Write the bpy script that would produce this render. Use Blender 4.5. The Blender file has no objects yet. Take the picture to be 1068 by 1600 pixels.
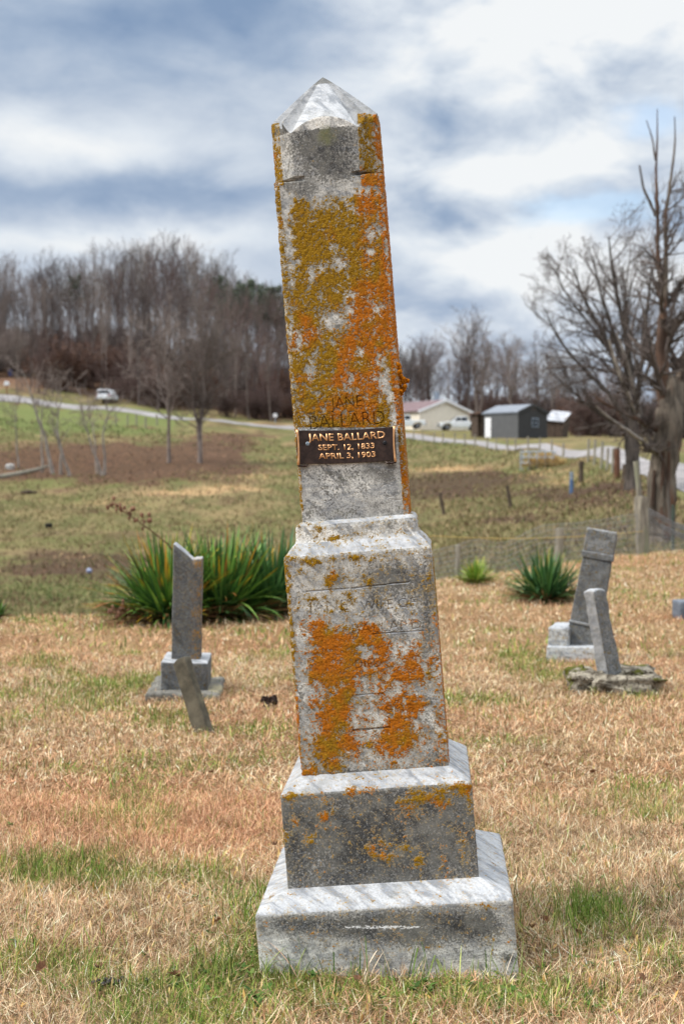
import bpy, bmesh, math, random
import numpy as np
from mathutils import Vector, Matrix, Euler
from mathutils.bvhtree import BVHTree

# ------------------------------------------------------------------ scene, camera, light
SC = bpy.context.scene
COL = SC.collection
R = math.radians
F, CX, CY = 2222.0, 534.0, 800.0          # focal length and centre of the photograph in its own pixels
CAMZ = 1.404
HZ = 735.0                                 # picture row of the true horizon
PITCH = -math.atan((CY - HZ) / F)         # the camera looks slightly down

cam_d = bpy.data.cameras.new("camera")
cam = bpy.data.objects.new("camera", cam_d)
COL.objects.link(cam)
cam.location = (0, 0, CAMZ)
cam.rotation_euler = (R(90) + PITCH, 0, 0)
cam_d.sensor_fit = 'VERTICAL'
cam_d.sensor_height = 36.0
cam_d.lens = F / 1600 * 36.0
cam_d.clip_start = 0.05
cam_d.clip_end = 3000
cam_d.dof.use_dof = True
cam_d.dof.focus_distance = 4.17
cam_d.dof.aperture_fstop = 4.6
SC.camera = cam

SC.view_settings.view_transform = 'Standard'
SC.view_settings.look = 'None'
SC.view_settings.gamma = 1.0
SC.view_settings.exposure = 1.3

SUN_EL, SUN_AZ = 48.0, -100.0               # degrees; azimuth from +Y towards +X
sun_d = bpy.data.lights.new("sun", 'SUN')
sun_d.energy = 1.5
sun_d.angle = R(11)
sun_d.color = (1.0, 0.95, 0.88)
sun = bpy.data.objects.new("sun", sun_d)
COL.objects.link(sun)
sv = Vector((math.sin(R(SUN_AZ)) * math.cos(R(SUN_EL)), math.cos(R(SUN_AZ)) * math.cos(R(SUN_EL)), math.sin(R(SUN_EL))))
sun.rotation_euler = (-sv).to_track_quat('-Z', 'Y').to_euler()
sun.location = sv * 50


class G:
    """small helper to write node graphs"""
    def __init__(s, nt):
        s.nt = nt
        nt.nodes.clear()

    def n(s, t, **kw):
        nd = s.nt.nodes.new(t)
        for k, v in kw.items():
            setattr(nd, k, v)
        return nd

    def put(s, sock, v):
        if isinstance(v, bpy.types.NodeSocket):
            s.nt.links.new(v, sock)
        elif v is not None:
            if hasattr(sock.default_value, '__len__') and not hasattr(v, '__len__'):
                v = (v,) * len(sock.default_value)
            if hasattr(v, '__len__') and len(sock.default_value) == 4 and len(v) == 3:
                v = (*v, 1)
            sock.default_value = v

    def m(s, op, a, b=None, c=None, clamp=False):
        nd = s.n('ShaderNodeMath', operation=op, use_clamp=clamp)
        s.put(nd.inputs[0], a)
        s.put(nd.inputs[1], b)
        s.put(nd.inputs[2], c)
        return nd.outputs[0]

    def add(s, a, b): return s.m('ADD', a, b)
    def sub(s, a, b): return s.m('SUBTRACT', a, b)
    def mul(s, a, b): return s.m('MULTIPLY', a, b)

    def ss(s, v, lo, hi, a=0.0, b=1.0, mode='SMOOTHSTEP'):
        nd = s.n('ShaderNodeMapRange', interpolation_type=mode)
        s.put(nd.inputs['Value'], v)
        s.put(nd.inputs['From Min'], lo)
        s.put(nd.inputs['From Max'], hi)
        s.put(nd.inputs['To Min'], a)
        s.put(nd.inputs['To Max'], b)
        return nd.outputs['Result']

    def mix(s, f, a, b, mode='MIX'):
        nd = s.n('ShaderNodeMix', data_type='RGBA', blend_type=mode)
        s.put(nd.inputs['Factor'], f)
        s.put(nd.inputs[6], a)
        s.put(nd.inputs[7], b)
        return nd.outputs[2]

    def noise(s, vec, scale, detail=4, rough=0.55, dist=0.0, out='Fac', lac=2.0):
        nd = s.n('ShaderNodeTexNoise')
        s.put(nd.inputs['Vector'], vec)
        s.put(nd.inputs['Scale'], scale)
        s.put(nd.inputs['Detail'], detail)
        s.put(nd.inputs['Roughness'], rough)
        s.put(nd.inputs['Distortion'], dist)
        s.put(nd.inputs['Lacunarity'], lac)
        return nd.outputs[out]

    def map(s, vec, scale=(1, 1, 1), rot=(0, 0, 0), loc=(0, 0, 0)):
        nd = s.n('ShaderNodeMapping')
        s.put(nd.inputs['Vector'], vec)
        nd.inputs['Scale'].default_value = scale
        nd.inputs['Rotation'].default_value = rot
        nd.inputs['Location'].default_value = loc
        return nd.outputs[0]

    def attr(s, name, out='Fac'):
        return s.n('ShaderNodeAttribute', attribute_name=name).outputs[out]

    def ramp(s, f, pts, mode='LINEAR'):
        nd = s.n('ShaderNodeValToRGB')
        cr = nd.color_ramp
        cr.interpolation = mode
        while len(cr.elements) < len(pts):
            cr.elements.new(0.5)
        for e, (p, c) in zip(cr.elements, pts):
            e.position = p
            e.color = (*c, 1)
        s.put(nd.inputs[0], f)
        return nd.outputs[0]


def lin(r, g, b):
    return tuple(((c / 255 + 0.055) / 1.055) ** 2.4 if c > 10 else c / 255 / 12.92 for c in (r, g, b))


# ------------------------------------------------------------------ sky (world)
world = bpy.data.worlds.new("World")
SC.world = world
world.use_nodes = True
g = G(world.node_tree)
tc = g.n('ShaderNodeTexCoord').outputs['Generated']
sx = g.n('ShaderNodeSeparateXYZ')
g.put(sx.inputs[0], tc)
dx, dy, dz = sx.outputs
az = g.m('ARCTAN2', dx, dy)
el = g.m('ARCSINE', dz)
X0 = g.m('MULTIPLY_ADD', az, F / 1000, CX / 1000)             # azimuth and elevation in steps of 1/2.222 rad
Y0 = g.m('MULTIPLY_ADD', el, -F / 1000, HZ / 1000)
cb = g.n('ShaderNodeCombineXYZ')
g.put(cb.inputs[0], X0)
g.put(cb.inputs[1], Y0)
cv = cb.outputs[0]
wv = g.noise(g.map(cv, (3, 5.5, 1)), 1.0, 5, 0.58, 0.3, 'Color')
sw = g.n('ShaderNodeSeparateXYZ')
g.put(sw.inputs[0], wv)
X = g.add(X0, g.mul(g.sub(sw.outputs[0], 0.5), 0.34))
Y = g.add(Y0, g.mul(g.sub(sw.outputs[1], 0.5), 0.15))
# bright and dark banks of cloud: x, y, half widths, weight
BL = [(0.95, 0.03, 0.28, 0.10, 0.55), (0.76, 0.10, 0.20, 0.07, 0.33), (0.62, 0.02, 0.10, 0.04, 0.1),
      (0.22, 0.075, 0.34, 0.075, -0.42), (0.42, 0.02, 0.2, 0.05, -0.26), (0.12, 0.15, 0.25, 0.025, -0.05),
      (0.20, 0.25, 0.26, 0.035, 0.18), (0.02, 0.24, 0.14, 0.045, 0.16), (0.24, 0.318, 0.28, 0.032, -0.34),
      (0.03, 0.33, 0.2, 0.03, -0.1), (0.12, 0.39, 0.36, 0.022, 0.32), (0.66, 0.19, 0.10, 0.035, -0.10),
      (0.62, 0.29, 0.08, 0.06, 0.30), (0.86, 0.25, 0.15, 0.055, 0.36), (0.74, 0.335, 0.13, 0.035, -0.34),
      (0.80, 0.41, 0.15, 0.04, 0.40), (1.02, 0.14, 0.14, 0.03, -0.16), (0.95, 0.39, 0.16, 0.06, 0.3),
      (0.66, 0.475, 0.14, 0.03, -0.08), (0.75, 0.51, 0.3, 0.02, 0.18), (0.22, 0.44, 0.4, 0.02, 0.02)]
fld = None
for bx, by, rx, ry, w in BL:
    a = g.m('POWER', g.mul(g.sub(X, bx), 1 / rx), 2.0)
    b = g.m('POWER', g.mul(g.sub(Y, by), 1 / ry), 2.0)
    e = g.mul(g.m('EXPONENT', g.mul(g.add(a, b), -1.0)), w)
    fld = e if fld is None else g.add(fld, e)
nz = g.noise(g.map(cv, (2.0, 8.0, 1), loc=(3.1, 0.4, 0)), 1.0, 6, 0.5, 0.2)
nz2 = g.mul(g.sub(g.noise(g.map(cv, (6, 11, 1), (0, 0, -.35), (1.7, 5, 0)), 1.0, 7, 0.56, 0.3), 0.5), g.ss(X0, 0.4, 0.75, 0.35, 1.0))
up = g.ss(el, 0.36, 0.75)                                     # clouds overhead, out of view, are brightened to light the ground
fld = g.add(g.add(fld, g.add(g.mul(g.sub(nz, 0.5), 0.6), g.mul(nz2, 1.7))), 0.53)
fld = g.add(fld, g.mul(up, 0.35))
cloud = g.ramp(fld, [(0.05, lin(136, 160, 192)), (0.28, lin(168, 186, 210)), (0.48, lin(198, 210, 226)),
                     (0.70, lin(226, 234, 243)), (0.90, lin(247, 250, 252))])
sky = g.n('ShaderNodeTexSky', sky_type='NISHITA', sun_disc=False, sun_elevation=R(SUN_EL), sun_rotation=R(SUN_AZ))
sky.air_density = 1.0
sky.dust_density = 2.0
gap = None
for bx, by, rx, ry in [(0.865, 0.345, 0.06, 0.03), (1.0, 0.205, 0.07, 0.03), (0.93, 0.33, 0.08, 0.02)]:
    a = g.m('POWER', g.mul(g.sub(X, bx), 1 / rx), 2.0)
    b = g.m('POWER', g.mul(g.sub(Y, by), 1 / ry), 2.0)
    e = g.m('EXPONENT', g.mul(g.add(a, b), -1.0))
    gap = e if gap is None else g.add(gap, e)
gap = g.mul(g.ss(gap, 0.1, 0.9), 0.6)
CLK = 3.92
bright = g.ss(el, 0.35, 0.9, CLK, CLK * 2.55)
cl = g.mix(1.0, cloud, bright, 'MULTIPLY')
mrg = g.mix(gap, cl, g.mix(1.0, sky.outputs[0], (1.12, 1.06, 1.0), 'MULTIPLY'))
bg = g.n('ShaderNodeBackground')
g.put(bg.inputs[0], mrg)
bg.inputs[1].default_value = 0.1
wo = g.n('ShaderNodeOutputWorld')
g.nt.links.new(bg.outputs[0], wo.inputs[0])


# ------------------------------------------------------------------ helpers
def P(px, py, d):
    """point on the view ray of a photo pixel at depth y = d"""
    u, v = (px - CX) / F, (CY - py) / F
    c, s = math.cos(PITCH), math.sin(PITCH)
    k = d / (c - v * s)
    return Vector((u * k, d, CAMZ + (v * c + s) * k))


def proj(co):
    """photo pixels of points (N,3)"""
    c, s = math.cos(PITCH), math.sin(PITCH)
    x, y, z = co[:, 0], co[:, 1], co[:, 2] - CAMZ
    dep = y * c + z * s
    return CX + F * x / dep, CY - F * (z * c - y * s) / dep


def mesh_np(name, V, quads=None, tris=None):
    me = bpy.data.meshes.new(name)
    V = np.asarray(V, np.float32)
    me.vertices.add(len(V))
    me.vertices.foreach_set("co", V.ravel())
    loops, starts, tot = [], [], 0
    if quads is not None and len(quads):
        q = np.asarray(quads, np.int32)
        loops.append(q.ravel())
        starts.append(np.arange(len(q)) * 4)
        tot += len(q) * 4
    if tris is not None and len(tris):
        t = np.asarray(tris, np.int32)
        loops.append(t.ravel())
        starts.append(tot + np.arange(len(t)) * 3)
    lp = np.concatenate(loops)
    st = np.concatenate(starts).astype(np.int32)
    me.loops.add(len(lp))
    me.loops.foreach_set("vertex_index", lp)
    me.polygons.add(len(st))
    me.polygons.foreach_set("loop_start", st)
    me.update(calc_edges=True)
    return me


def link(name, me, mat, parent=None, smooth=False, mw=None):
    o = bpy.data.objects.new(name, me)
    COL.objects.link(o)
    if mat is not None and not me.materials:
        me.materials.append(mat)
    if smooth:
        me.polygons.foreach_set("use_smooth", np.ones(len(me.polygons), bool))
    if parent is not None:
        o.parent = parent
    if mw is not None:
        o.matrix_world = mw
    return o


def fattr(me, name, vals):
    a = me.attributes.new(name, 'FLOAT', 'POINT')
    a.data.foreach_set("value", np.asarray(vals, np.float32))


def cattr(me, name, cols):
    a = me.attributes.new(name, 'FLOAT_COLOR', 'POINT')
    c = np.ones((len(cols), 4), np.float32)
    c[:, :3] = cols
    a.data.foreach_set("color", c.ravel())


def tag(o, label, cat=None, group=None, kind=None):
    if label: o["label"] = label
    if cat: o["category"] = cat
    if group: o["group"] = group
    if kind: o["kind"] = kind
    return o


def thing(name, label, cat, loc=(0, 0, 0), rot=(0, 0, 0), group=None):
    o = bpy.data.objects.new(name, None)
    o.empty_display_size = 0.2
    COL.objects.link(o)
    o.location = loc
    o.rotation_euler = rot
    return tag(o, label, cat, group)


def copy_tree(o, parent=None):
    c = o.copy()
    COL.objects.link(c)
    if parent is not None:
        c.parent = parent
    for ch in list(o.children):
        copy_tree(ch, c)
    return c


class MB:
    """collects simple solids into one bmesh"""
    def __init__(s):
        s.bm = bmesh.new()

    def box(s, x0, x1, y0, y1, z0, z1, M=None):
        vs = [s.bm.verts.new(v) for v in [(x0, y0, z0), (x1, y0, z0), (x1, y1, z0), (x0, y1, z0),
                                           (x0, y0, z1), (x1, y0, z1), (x1, y1, z1), (x0, y1, z1)]]
        for f in [(0, 3, 2, 1), (4, 5, 6, 7), (0, 1, 5, 4), (1, 2, 6, 5), (2, 3, 7, 6), (3, 0, 4, 7)]:
            s.bm.faces.new([vs[i] for i in f])
        if M is not None:
            bmesh.ops.transform(s.bm, matrix=M, verts=vs)
        return s

    def prism(s, pts, y0, y1, axis='y'):
        """outline in x,z (axis y) or y,z (axis x) swept along the axis"""
        def v(p, t):
            return (p[0], t, p[1]) if axis == 'y' else ((t, p[0], p[1]) if axis == 'x' else (p[0], p[1], t))
        a = [s.bm.verts.new(v(p, y0)) for p in pts]
        b = [s.bm.verts.new(v(p, y1)) for p in pts]
        s.bm.faces.new(a)
        s.bm.faces.new(b[::-1])
        for i in range(len(pts)):
            j = (i + 1) % len(pts)
            s.bm.faces.new([a[i], b[i], b[j], a[j]])
        return s

    def tube(s, pts, rad, n=8, cap=True):
        pts = [Vector(p) for p in pts]
        if not hasattr(rad, '__len__'):
            rad = [rad] * len(pts)
        rings = []
        for i, p in enumerate(pts):
            t = (pts[min(i + 1, len(pts) - 1)] - pts[max(i - 1, 0)]).normalized()
            ref = Vector((0, 0, 1)) if abs(t.z) < 0.9 else Vector((1, 0, 0))
            a = t.cross(ref).normalized()
            b = t.cross(a).normalized()
            rings.append([s.bm.verts.new(p + (a * math.cos(k * 2 * math.pi / n) + b * math.sin(k * 2 * math.pi / n)) * rad[i]) for k in range(n)])
        for r0, r1 in zip(rings, rings[1:]):
            for k in range(n):
                s.bm.faces.new([r0[k], r0[(k + 1) % n], r1[(k + 1) % n], r1[k]])
        if cap:
            s.bm.faces.new(rings[0][::-1])
            s.bm.faces.new(rings[-1])
        return s

    def ball(s, c, r, seg=12, sc=(1, 1, 1)):
        M = Matrix.Translation(c) @ Matrix.Diagonal((*[r * k for k in sc], 1))
        bmesh.ops.create_uvsphere(s.bm, u_segments=seg, v_segments=max(6, seg // 2), radius=1, matrix=M)
        return s

    def mesh(s, name, bevel=0, seg=2, sub=0, jitter=0, rng=None):
        bmesh.ops.recalc_face_normals(s.bm, faces=s.bm.faces)
        if bevel:
            bmesh.ops.bevel(s.bm, geom=list(s.bm.edges), offset=bevel, segments=seg, affect='EDGES', profile=0.5)
        if sub:
            bmesh.ops.subdivide_edges(s.bm, edges=list(s.bm.edges), cuts=sub, use_grid_fill=True)
        if jitter:
            for v in s.bm.verts:
                v.co += Vector((rng.uniform(-1, 1), rng.uniform(-1, 1), rng.uniform(-1, 1))) * jitter
        me = bpy.data.meshes.new(name)
        s.bm.to_mesh(me)
        s.bm.free()
        return me

    def build(s, name, mat, parent=None, bevel=0, smooth=False, **k):
        return link(name, s.mesh(name, bevel, **k), mat, parent, smooth)


def new_mat(name):
    m = bpy.data.materials.new(name)
    m.use_nodes = True
    return m, G(m.node_tree)


def finish(gg, color, rough=0.8, bump=None, bump_s=0.3, bump_d=0.01, metal=0.0, spec=0.3, trans=None, disp=None, sheen=None):
    b = gg.n('ShaderNodeBsdfPrincipled')
    gg.put(b.inputs['Base Color'], color)
    gg.put(b.inputs['Roughness'], rough)
    gg.put(b.inputs['Metallic'], metal)
    gg.put(b.inputs['Specular IOR Level'], spec)
    if bump is not None:
        bn = gg.n('ShaderNodeBump')
        gg.put(bn.inputs['Height'], bump)
        bn.inputs['Strength'].default_value = bump_s
        bn.inputs['Distance'].default_value = bump_d
        gg.nt.links.new(bn.outputs[0], b.inputs['Normal'])
    out = gg.n('ShaderNodeOutputMaterial')
    sh = b.outputs[0]
    if trans is not None:
        t = gg.n('ShaderNodeBsdfTranslucent')
        gg.put(t.inputs[0], color)
        mx = gg.n('ShaderNodeMixShader')
        mx.inputs[0].default_value = trans
        gg.nt.links.new(sh, mx.inputs[1])
        gg.nt.links.new(t.outputs[0], mx.inputs[2])
        sh = mx.outputs[0]
    gg.nt.links.new(sh, out.inputs[0])
    if disp is not None:
        d = gg.n('ShaderNodeDisplacement')
        d.inputs['Midlevel'].default_value = 0
        d.inputs['Scale'].default_value = 1
        gg.put(d.inputs['Height'], disp)
        gg.nt.links.new(d.outputs[0], out.inputs['Displacement'])
    return b


def simple_mat(name, c1, c2=None, scale=5, rough=0.75, metal=0.0, spec=0.3, stretch=(1, 1, 1), bump_s=0.25, bump_d=0.01, c3=None, per_obj=0.0):
    m, gg = new_mat(name)
    oc = gg.n('ShaderNodeTexCoord').outputs['Object']
    v = gg.map(oc, stretch)
    nz_ = gg.noise(v, scale, 6, 0.62)
    f = gg.ss(nz_, 0.35, 0.65)
    c = gg.mix(f, c1, c2 if c2 else tuple(k * 0.8 for k in c1))
    if c3:
        c = gg.mix(gg.ss(gg.noise(v, scale * 0.37, 5, 0.6), 0.5, 0.66), c, c3)
    if per_obj:
        rd = gg.n('ShaderNodeObjectInfo').outputs['Random']
        c = gg.mix(1.0, c, gg.ss(rd, 0, 1, 1 - per_obj, 1 + per_obj, 'LINEAR'), 'MULTIPLY')
    finish(gg, c, rough, gg.noise(v, scale * 4, 5, 0.6), bump_s, bump_d, metal, spec)
    return m


# numpy value noise, for shapes
def vnoise(x, y, seed=0, octaves=4, gain=0.5):
    r = np.random.RandomState(seed)
    T = r.rand(256, 256)
    out, amp, tot = 0, 1.0, 0
    x = np.asarray(x, float)
    y = np.asarray(y, float)
    for _ in range(octaves):
        xi, yi = np.floor(x).astype(int), np.floor(y).astype(int)
        fx, fy = x - xi, y - yi
        fx, fy = fx * fx * (3 - 2 * fx), fy * fy * (3 - 2 * fy)
        a, b = T[xi % 256, yi % 256], T[(xi + 1) % 256, yi % 256]
        c, d = T[xi % 256, (yi + 1) % 256], T[(xi + 1) % 256, (yi + 1) % 256]
        out = out + amp * ((a * (1 - fx) + b * fx) * (1 - fy) + (c * (1 - fx) + d * fx) * fy)
        tot += amp
        amp *= gain
        x, y = x * 2.03 + 17.3, y * 2.03 + 9.1
    return out / tot


# ------------------------------------------------------------------ terrain
PROF = {  # picture column -> (crest depth, [(depth, row) ...]) of the land beyond the burial ground
    -900: (14, [(22, 1000), (40, 960), (60, 890), (80, 815), (100, 760), (118, 700), (125, 675), (150, 630), (170, 610), (176, 598), (190, 575), (230, 545), (262, 520)]),
    0: (14, [(22, 996), (40, 950), (60, 880), (80, 815), (100, 765), (118, 715), (125, 693), (150, 652), (170, 633), (176, 621), (190, 594), (230, 560), (262, 532)]),
    150: (14, [(22, 996), (40, 950), (60, 880), (80, 815), (100, 765), (116, 735), (125, 703), (150, 664), (170, 645), (176, 633), (190, 617), (230, 572), (262, 540)]),
    300: (14.5, [(22, 992), (40, 945), (60, 880), (80, 820), (100, 762), (118, 718), (130, 695), (150, 675), (170, 662), (176, 651), (190, 643), (230, 592), (262, 556)]),
    450: (15, [(22, 985), (40, 940), (60, 872), (80, 812), (100, 762), (120, 722), (140, 698), (160, 681), (172, 673), (178, 664), (190, 661), (230, 632), (262, 600)]),
    640: (18.4, [(25, 935), (40, 878), (60, 815), (80, 770), (100, 737), (120, 712), (140, 694), (150, 685), (160, 674), (190, 673), (205, 670), (230, 660), (262, 650)]),
    760: (20, [(26, 925), (34, 872), (45, 834), (60, 800), (80, 763), (95, 740), (110, 717), (125, 700), (135, 688), (150, 684), (190, 676), (230, 662), (262, 655)]),
    860: (22, [(27, 905), (34, 862), (45, 822), (60, 786), (75, 756), (90, 726), (100, 711), (108, 694), (120, 690), (150, 685), (190, 678), (230, 668), (262, 660)]),
    960: (24, [(28, 880), (33, 846), (40, 812), (50, 780), (60, 754), (70, 737), (84, 699), (100, 694), (150, 687), (190, 680), (230, 672), (262, 664)]),
    1068: (25, [(28, 866), (31, 850), (36, 828), (44, 803), (50, 784), (66, 722), (80, 706), (100, 698), (150, 690), (190, 682), (230, 675), (262, 668)]),
    1400: (20, [(24, 866), (28, 850), (34, 838), (40, 800), (56, 730), (80, 706), (100, 698), (150, 690), (190, 682), (230, 675), (262, 668)]),
    2200: (18, [(24, 866), (28, 850), (34, 838), (40, 800), (56, 730), (80, 706), (100, 698), (150, 690), (190, 682), (230, 675), (262, 668)]),
}
COLS = np.array(sorted(PROF))
LY = np.linspace(math.log(1.0), math.log(900), 700)
ZT = []
CREST = np.array([PROF[c][0] for c in COLS], float)
for c in COLS:
    cr, pts = PROF[c]
    ys = [1.0, cr * 0.9, cr] + [p[0] for p in pts]
    zs = [0, 0, -0.02] + [P(CX, p[1], p[0]).z for p in pts]
    ys += [330, 600, 900]
    zs += [zs[-1] - 3, zs[-1] - 25, zs[-1] - 40]
    z = np.interp(np.exp(LY), ys, zs)
    k = np.exp(-0.5 * (np.arange(-14, 15) / 4.5) ** 2)
    z = np.convolve(np.pad(z, 14, 'edge'), k / k.sum(), 'valid')
    ZT.append(z)
ZT = np.array(ZT)


def gz(x, y):
    """ground height"""
    x = np.asarray(x, float)
    y = np.asarray(y, float)
    yy = np.clip(y, 1.0, 890)
    a = CX + F * x / np.maximum(yy, 8)
    ci = np.clip(np.interp(a, COLS, np.arange(len(COLS))), 0, len(COLS) - 1.0001)
    i = ci.astype(int)
    t = ci - i
    t = t * t * (3 - 2 * t)
    li = np.clip((np.log(yy) - LY[0]) / (LY[1] - LY[0]), 0, len(LY) - 1.001)
    j = li.astype(int)
    s = li - j
    z0 = ZT[i, j] * (1 - s) + ZT[i, j + 1] * s
    z1 = ZT[i + 1, j] * (1 - s) + ZT[i + 1, j + 1] * s
    z = z0 * (1 - t) + z1 * t
    far = np.clip((y - 20) / 60, 0, 1)
    z = z + (vnoise(x * 0.12, y * 0.12, 3, 4) - 0.5) * 0.9 * far * np.where(a > 540, np.clip(1.3 - y / 110, .15, 1), 1) + (vnoise(x * 0.9, y * 0.9, 5, 3) - 0.5) * 0.05 * np.clip((y - 5) / 10, 0.3, 1)
    z = z + 0.55 * np.exp(-((a - 850) / 120) ** 2 - ((y - 45) / 7) ** 2) - 0.5 * np.exp(-((a - 120) / 130) ** 2 - ((y - 117) / 5) ** 2)
    z = z - 0.035 * np.clip((9 - y) / 3, 0, 1)
    return z


def gz1(x, y):
    return float(gz(np.array([x]), np.array([y]))[0])


def at(px, d, dz=0.0):
    """point on the ground in picture column px at depth d"""
    x = (px - CX) / F * d
    return Vector((x, d, gz1(x, d) + dz))


def blob(px, py, lst):
    out = np.zeros(len(px))
    for q in lst:
        x, y, rx, ry, w = q[:5]
        out += w * np.exp(-(((px - x) / rx) ** 2 + ((py - y) / ry) ** 2))
    return out


ys = np.concatenate([np.linspace(-25, 2, 12), np.exp(np.linspace(math.log(2.3), math.log(300), 330)), np.linspace(310, 880, 24)])
nc = 300
s_ = np.linspace(-1, 1, nc)
ts = np.sign(s_) * np.abs(s_) ** 1.6
W = 26 + 0.75 * np.maximum(ys, 0)
VX = ts[None, :] * W[:, None]
VY = np.repeat(ys[:, None], nc, 1)
vx, vy = VX.ravel(), VY.ravel()
vz = gz(vx, vy)
idx = np.arange(len(ys) * nc).reshape(len(ys), nc)
Q = np.stack([idx[:-1, :-1], idx[:-1, 1:], idx[1:, 1:], idx[1:, :-1]], -1).reshape(-1, 4)
me = mesh_np("ground", np.stack([vx, vy, vz], 1), Q)
safe = np.maximum(vy, 3.0)
ppx, ppy = proj(np.stack([vx, safe, vz], 1))
wob = (vnoise(vx * 0.35, vy * 0.35, 11, 4) - 0.5)
ac = CX + F * vx / np.maximum(vy, 8)
crest = np.interp(ac, COLS, CREST)
lawn = 1 - np.clip((vy - crest * 1.0 - wob * 4) / 2.0, 0, 1)
far = (vy > 28)
green = far * blob(ppx, ppy, [(60, 655, 200, 22, 1.3), (220, 662, 60, 18, .9), (-200, 650, 200, 30, 1.2), (60, 930, 90, 25, .55), (160, 925, 70, 16, .4), (700, 705, 90, 14, .45), (780, 715, 60, 12, .3), (1060, 760, 40, 40, .4),
                              (640, 760, 30, 20, .3), (700, 850, 80, 20, .35), (470, 790, 60, 20, .35), (330, 850, 80, 40, .25), (720, 690, 90, 5, .6), (230, 790, 60, 20, .3), (880, 855, 60, 14, .35)])
green += far * np.clip(1 - abs(vy - 181) / 4, 0, 1) * (ppx > 560) * .9
dirt = far * blob(ppx, ppy, [(110, 880, 110, 20, .9), (60, 895, 70, 8, .4), (70, 835, 110, 10, .5), (160, 905, 60, 14, .6), (170, 870, 60, 9, .6), (725, 751, 95, 13, 1.5), (800, 746, 55, 8, .9), (690, 768, 55, 12, 1.1), (885, 777, 100, 15, 1.3),
                             (960, 765, 40, 12, .9), (20, 810, 60, 6, .4), (560, 740, 60, 5, .3), (1000, 800, 40, 12, .5), (830, 812, 130, 12, .7), (640, 775, 30, 15, .8), (150, 724, 90, 9, .9), (60, 735, 60, 8, .6)])
straw = far * blob(ppx, ppy, [(290, 770, 70, 4, .8), (340, 762, 60, 4, .7), (390, 745, 60, 4, .5), (430, 720, 50, 5, .5), (180, 787, 50, 4, .6), (700, 734, 70, 5, .9), (640, 745, 30, 5, .7), (110, 871, 40, 4, .9), (70, 808, 60, 4, .4), (420, 765, 50, 4, .5), (840, 742, 40, 10, .5), (860, 755, 50, 6, .5)])
litter = far * blob(ppx, ppy, [(120, 730, 170, 20, 1.1), (230, 715, 120, 24, 1.0), (-150, 730, 160, 22, 1.1), (300, 720, 70, 22, 1.0), (345, 695, 70, 14, .7), (130, 705, 60, 12, .7), (60, 705, 80, 12, .6), (200, 745, 120, 14, .6), (390, 680, 40, 6, .4)])
clay = far * blob(ppx, ppy, [(20, 600, 130, 9, 1.2), (-120, 596, 120, 12, 1.2), (110, 608, 50, 6, .7)])
litter += np.clip((vy - 181) / 12, 0, 1) * (ppx < 600) * (1 - np.clip((ppx - 60) / 200, 0, 1) * np.clip(1 - (vy - 181) / 18, 0, 1))
litter += np.clip((vy - 205) / 25, 0, 1) * (ppx >= 600)
for nm, arr in (("lawn", lawn), ("green", np.clip(green, 0, 1.3)), ("dirt", np.clip(dirt, 0, 1.2)), ("straw", np.clip(straw, 0, 1.2)), ("litter", np.clip(litter, 0, 1.2)), ("clay", np.clip(clay, 0, 1.2))):
    fattr(me, nm, arr)

m, g = new_mat("ground_earth")
geo = g.n('ShaderNodeNewGeometry').outputs['Position']
gx = g.map(geo, (1, 1, 1))
n_f = g.noise(gx, 3.0, 6, 0.65)
n_m = g.noise(g.map(geo, (0.22, 0.12, 0.2)), 1.0, 6, 0.62, 0.4)
n_b = g.noise(g.map(geo, (0.05, 0.09, 0.05)), 1.0, 5, 0.55, 0.6)
n_l = g.noise(gx, 0.7, 5, 0.6)
past = g.mix(g.ss(n_m, 0.38, 0.62), lin(94, 92, 58), lin(136, 118, 86))
past = g.mix(g.mul(g.ss(n_b, 0.42, 0.66), 0.75), past, lin(100, 104, 60))
past = g.mix(g.mul(g.ss(g.noise(g.map(geo, (0.3, 0.13, 0.2), loc=(7, 3, 0)), 1.0, 6, 0.6, 0.5), 0.53, 0.62), 0.6), past, lin(84, 66, 50))


def zone(base, an, col, lo=0.35, hi=0.75, amt=0.9):
    f_ = g.ss(g.add(g.attr(an), g.add(g.mul(g.sub(n_m, 0.5), 3.2), g.mul(g.sub(n_f, 0.5), 1.6))), lo, hi)
    return g.mix(g.mul(f_, amt), base, col)


past = zone(past, "green", g.mix(n_f, lin(86, 100, 54), lin(112, 118, 70)))
past = zone(past, "straw", g.mix(n_f, lin(158, 128, 92), lin(180, 154, 114)))
past = zone(past, "dirt", g.mix(n_f, lin(54, 42, 34), lin(86, 66, 52)))
past = zone(past, "litter", g.mix(g.ss(n_f, 0.35, 0.65), lin(60, 46, 38), lin(104, 78, 60)), 0.3, 0.7, 0.95)
past = zone(past, "clay", g.mix(g.ss(n_f, 0.35, 0.65), lin(104, 78, 64), lin(136, 108, 88)), 0.35, 0.95, .75)
lawnc = g.mix(g.ss(n_l, 0.35, 0.65), lin(160, 124, 88), lin(176, 148, 108))
lawnc = g.mix(g.ss(g.noise(gx, 60, 5, 0.7), 0.4, 0.62), g.mix(0.75, lawnc, lin(78, 56, 38)), lawnc)
col = g.mix(g.ss(g.add(g.attr("lawn"), g.mul(g.sub(n_f, 0.5), 0.4)), 0.2, 0.8), past, lawnc)
finish(g, col, 0.95, g.add(g.noise(gx, 14, 6, 0.7), g.mul(n_f, 3)), 0.8, 0.06, spec=0.1)
ground = tag(link("ground", me, m, smooth=True), "rolling burial ground and pasture of dry tan and olive grass rising to a wooded hill", "ground", kind="structure")

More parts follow.
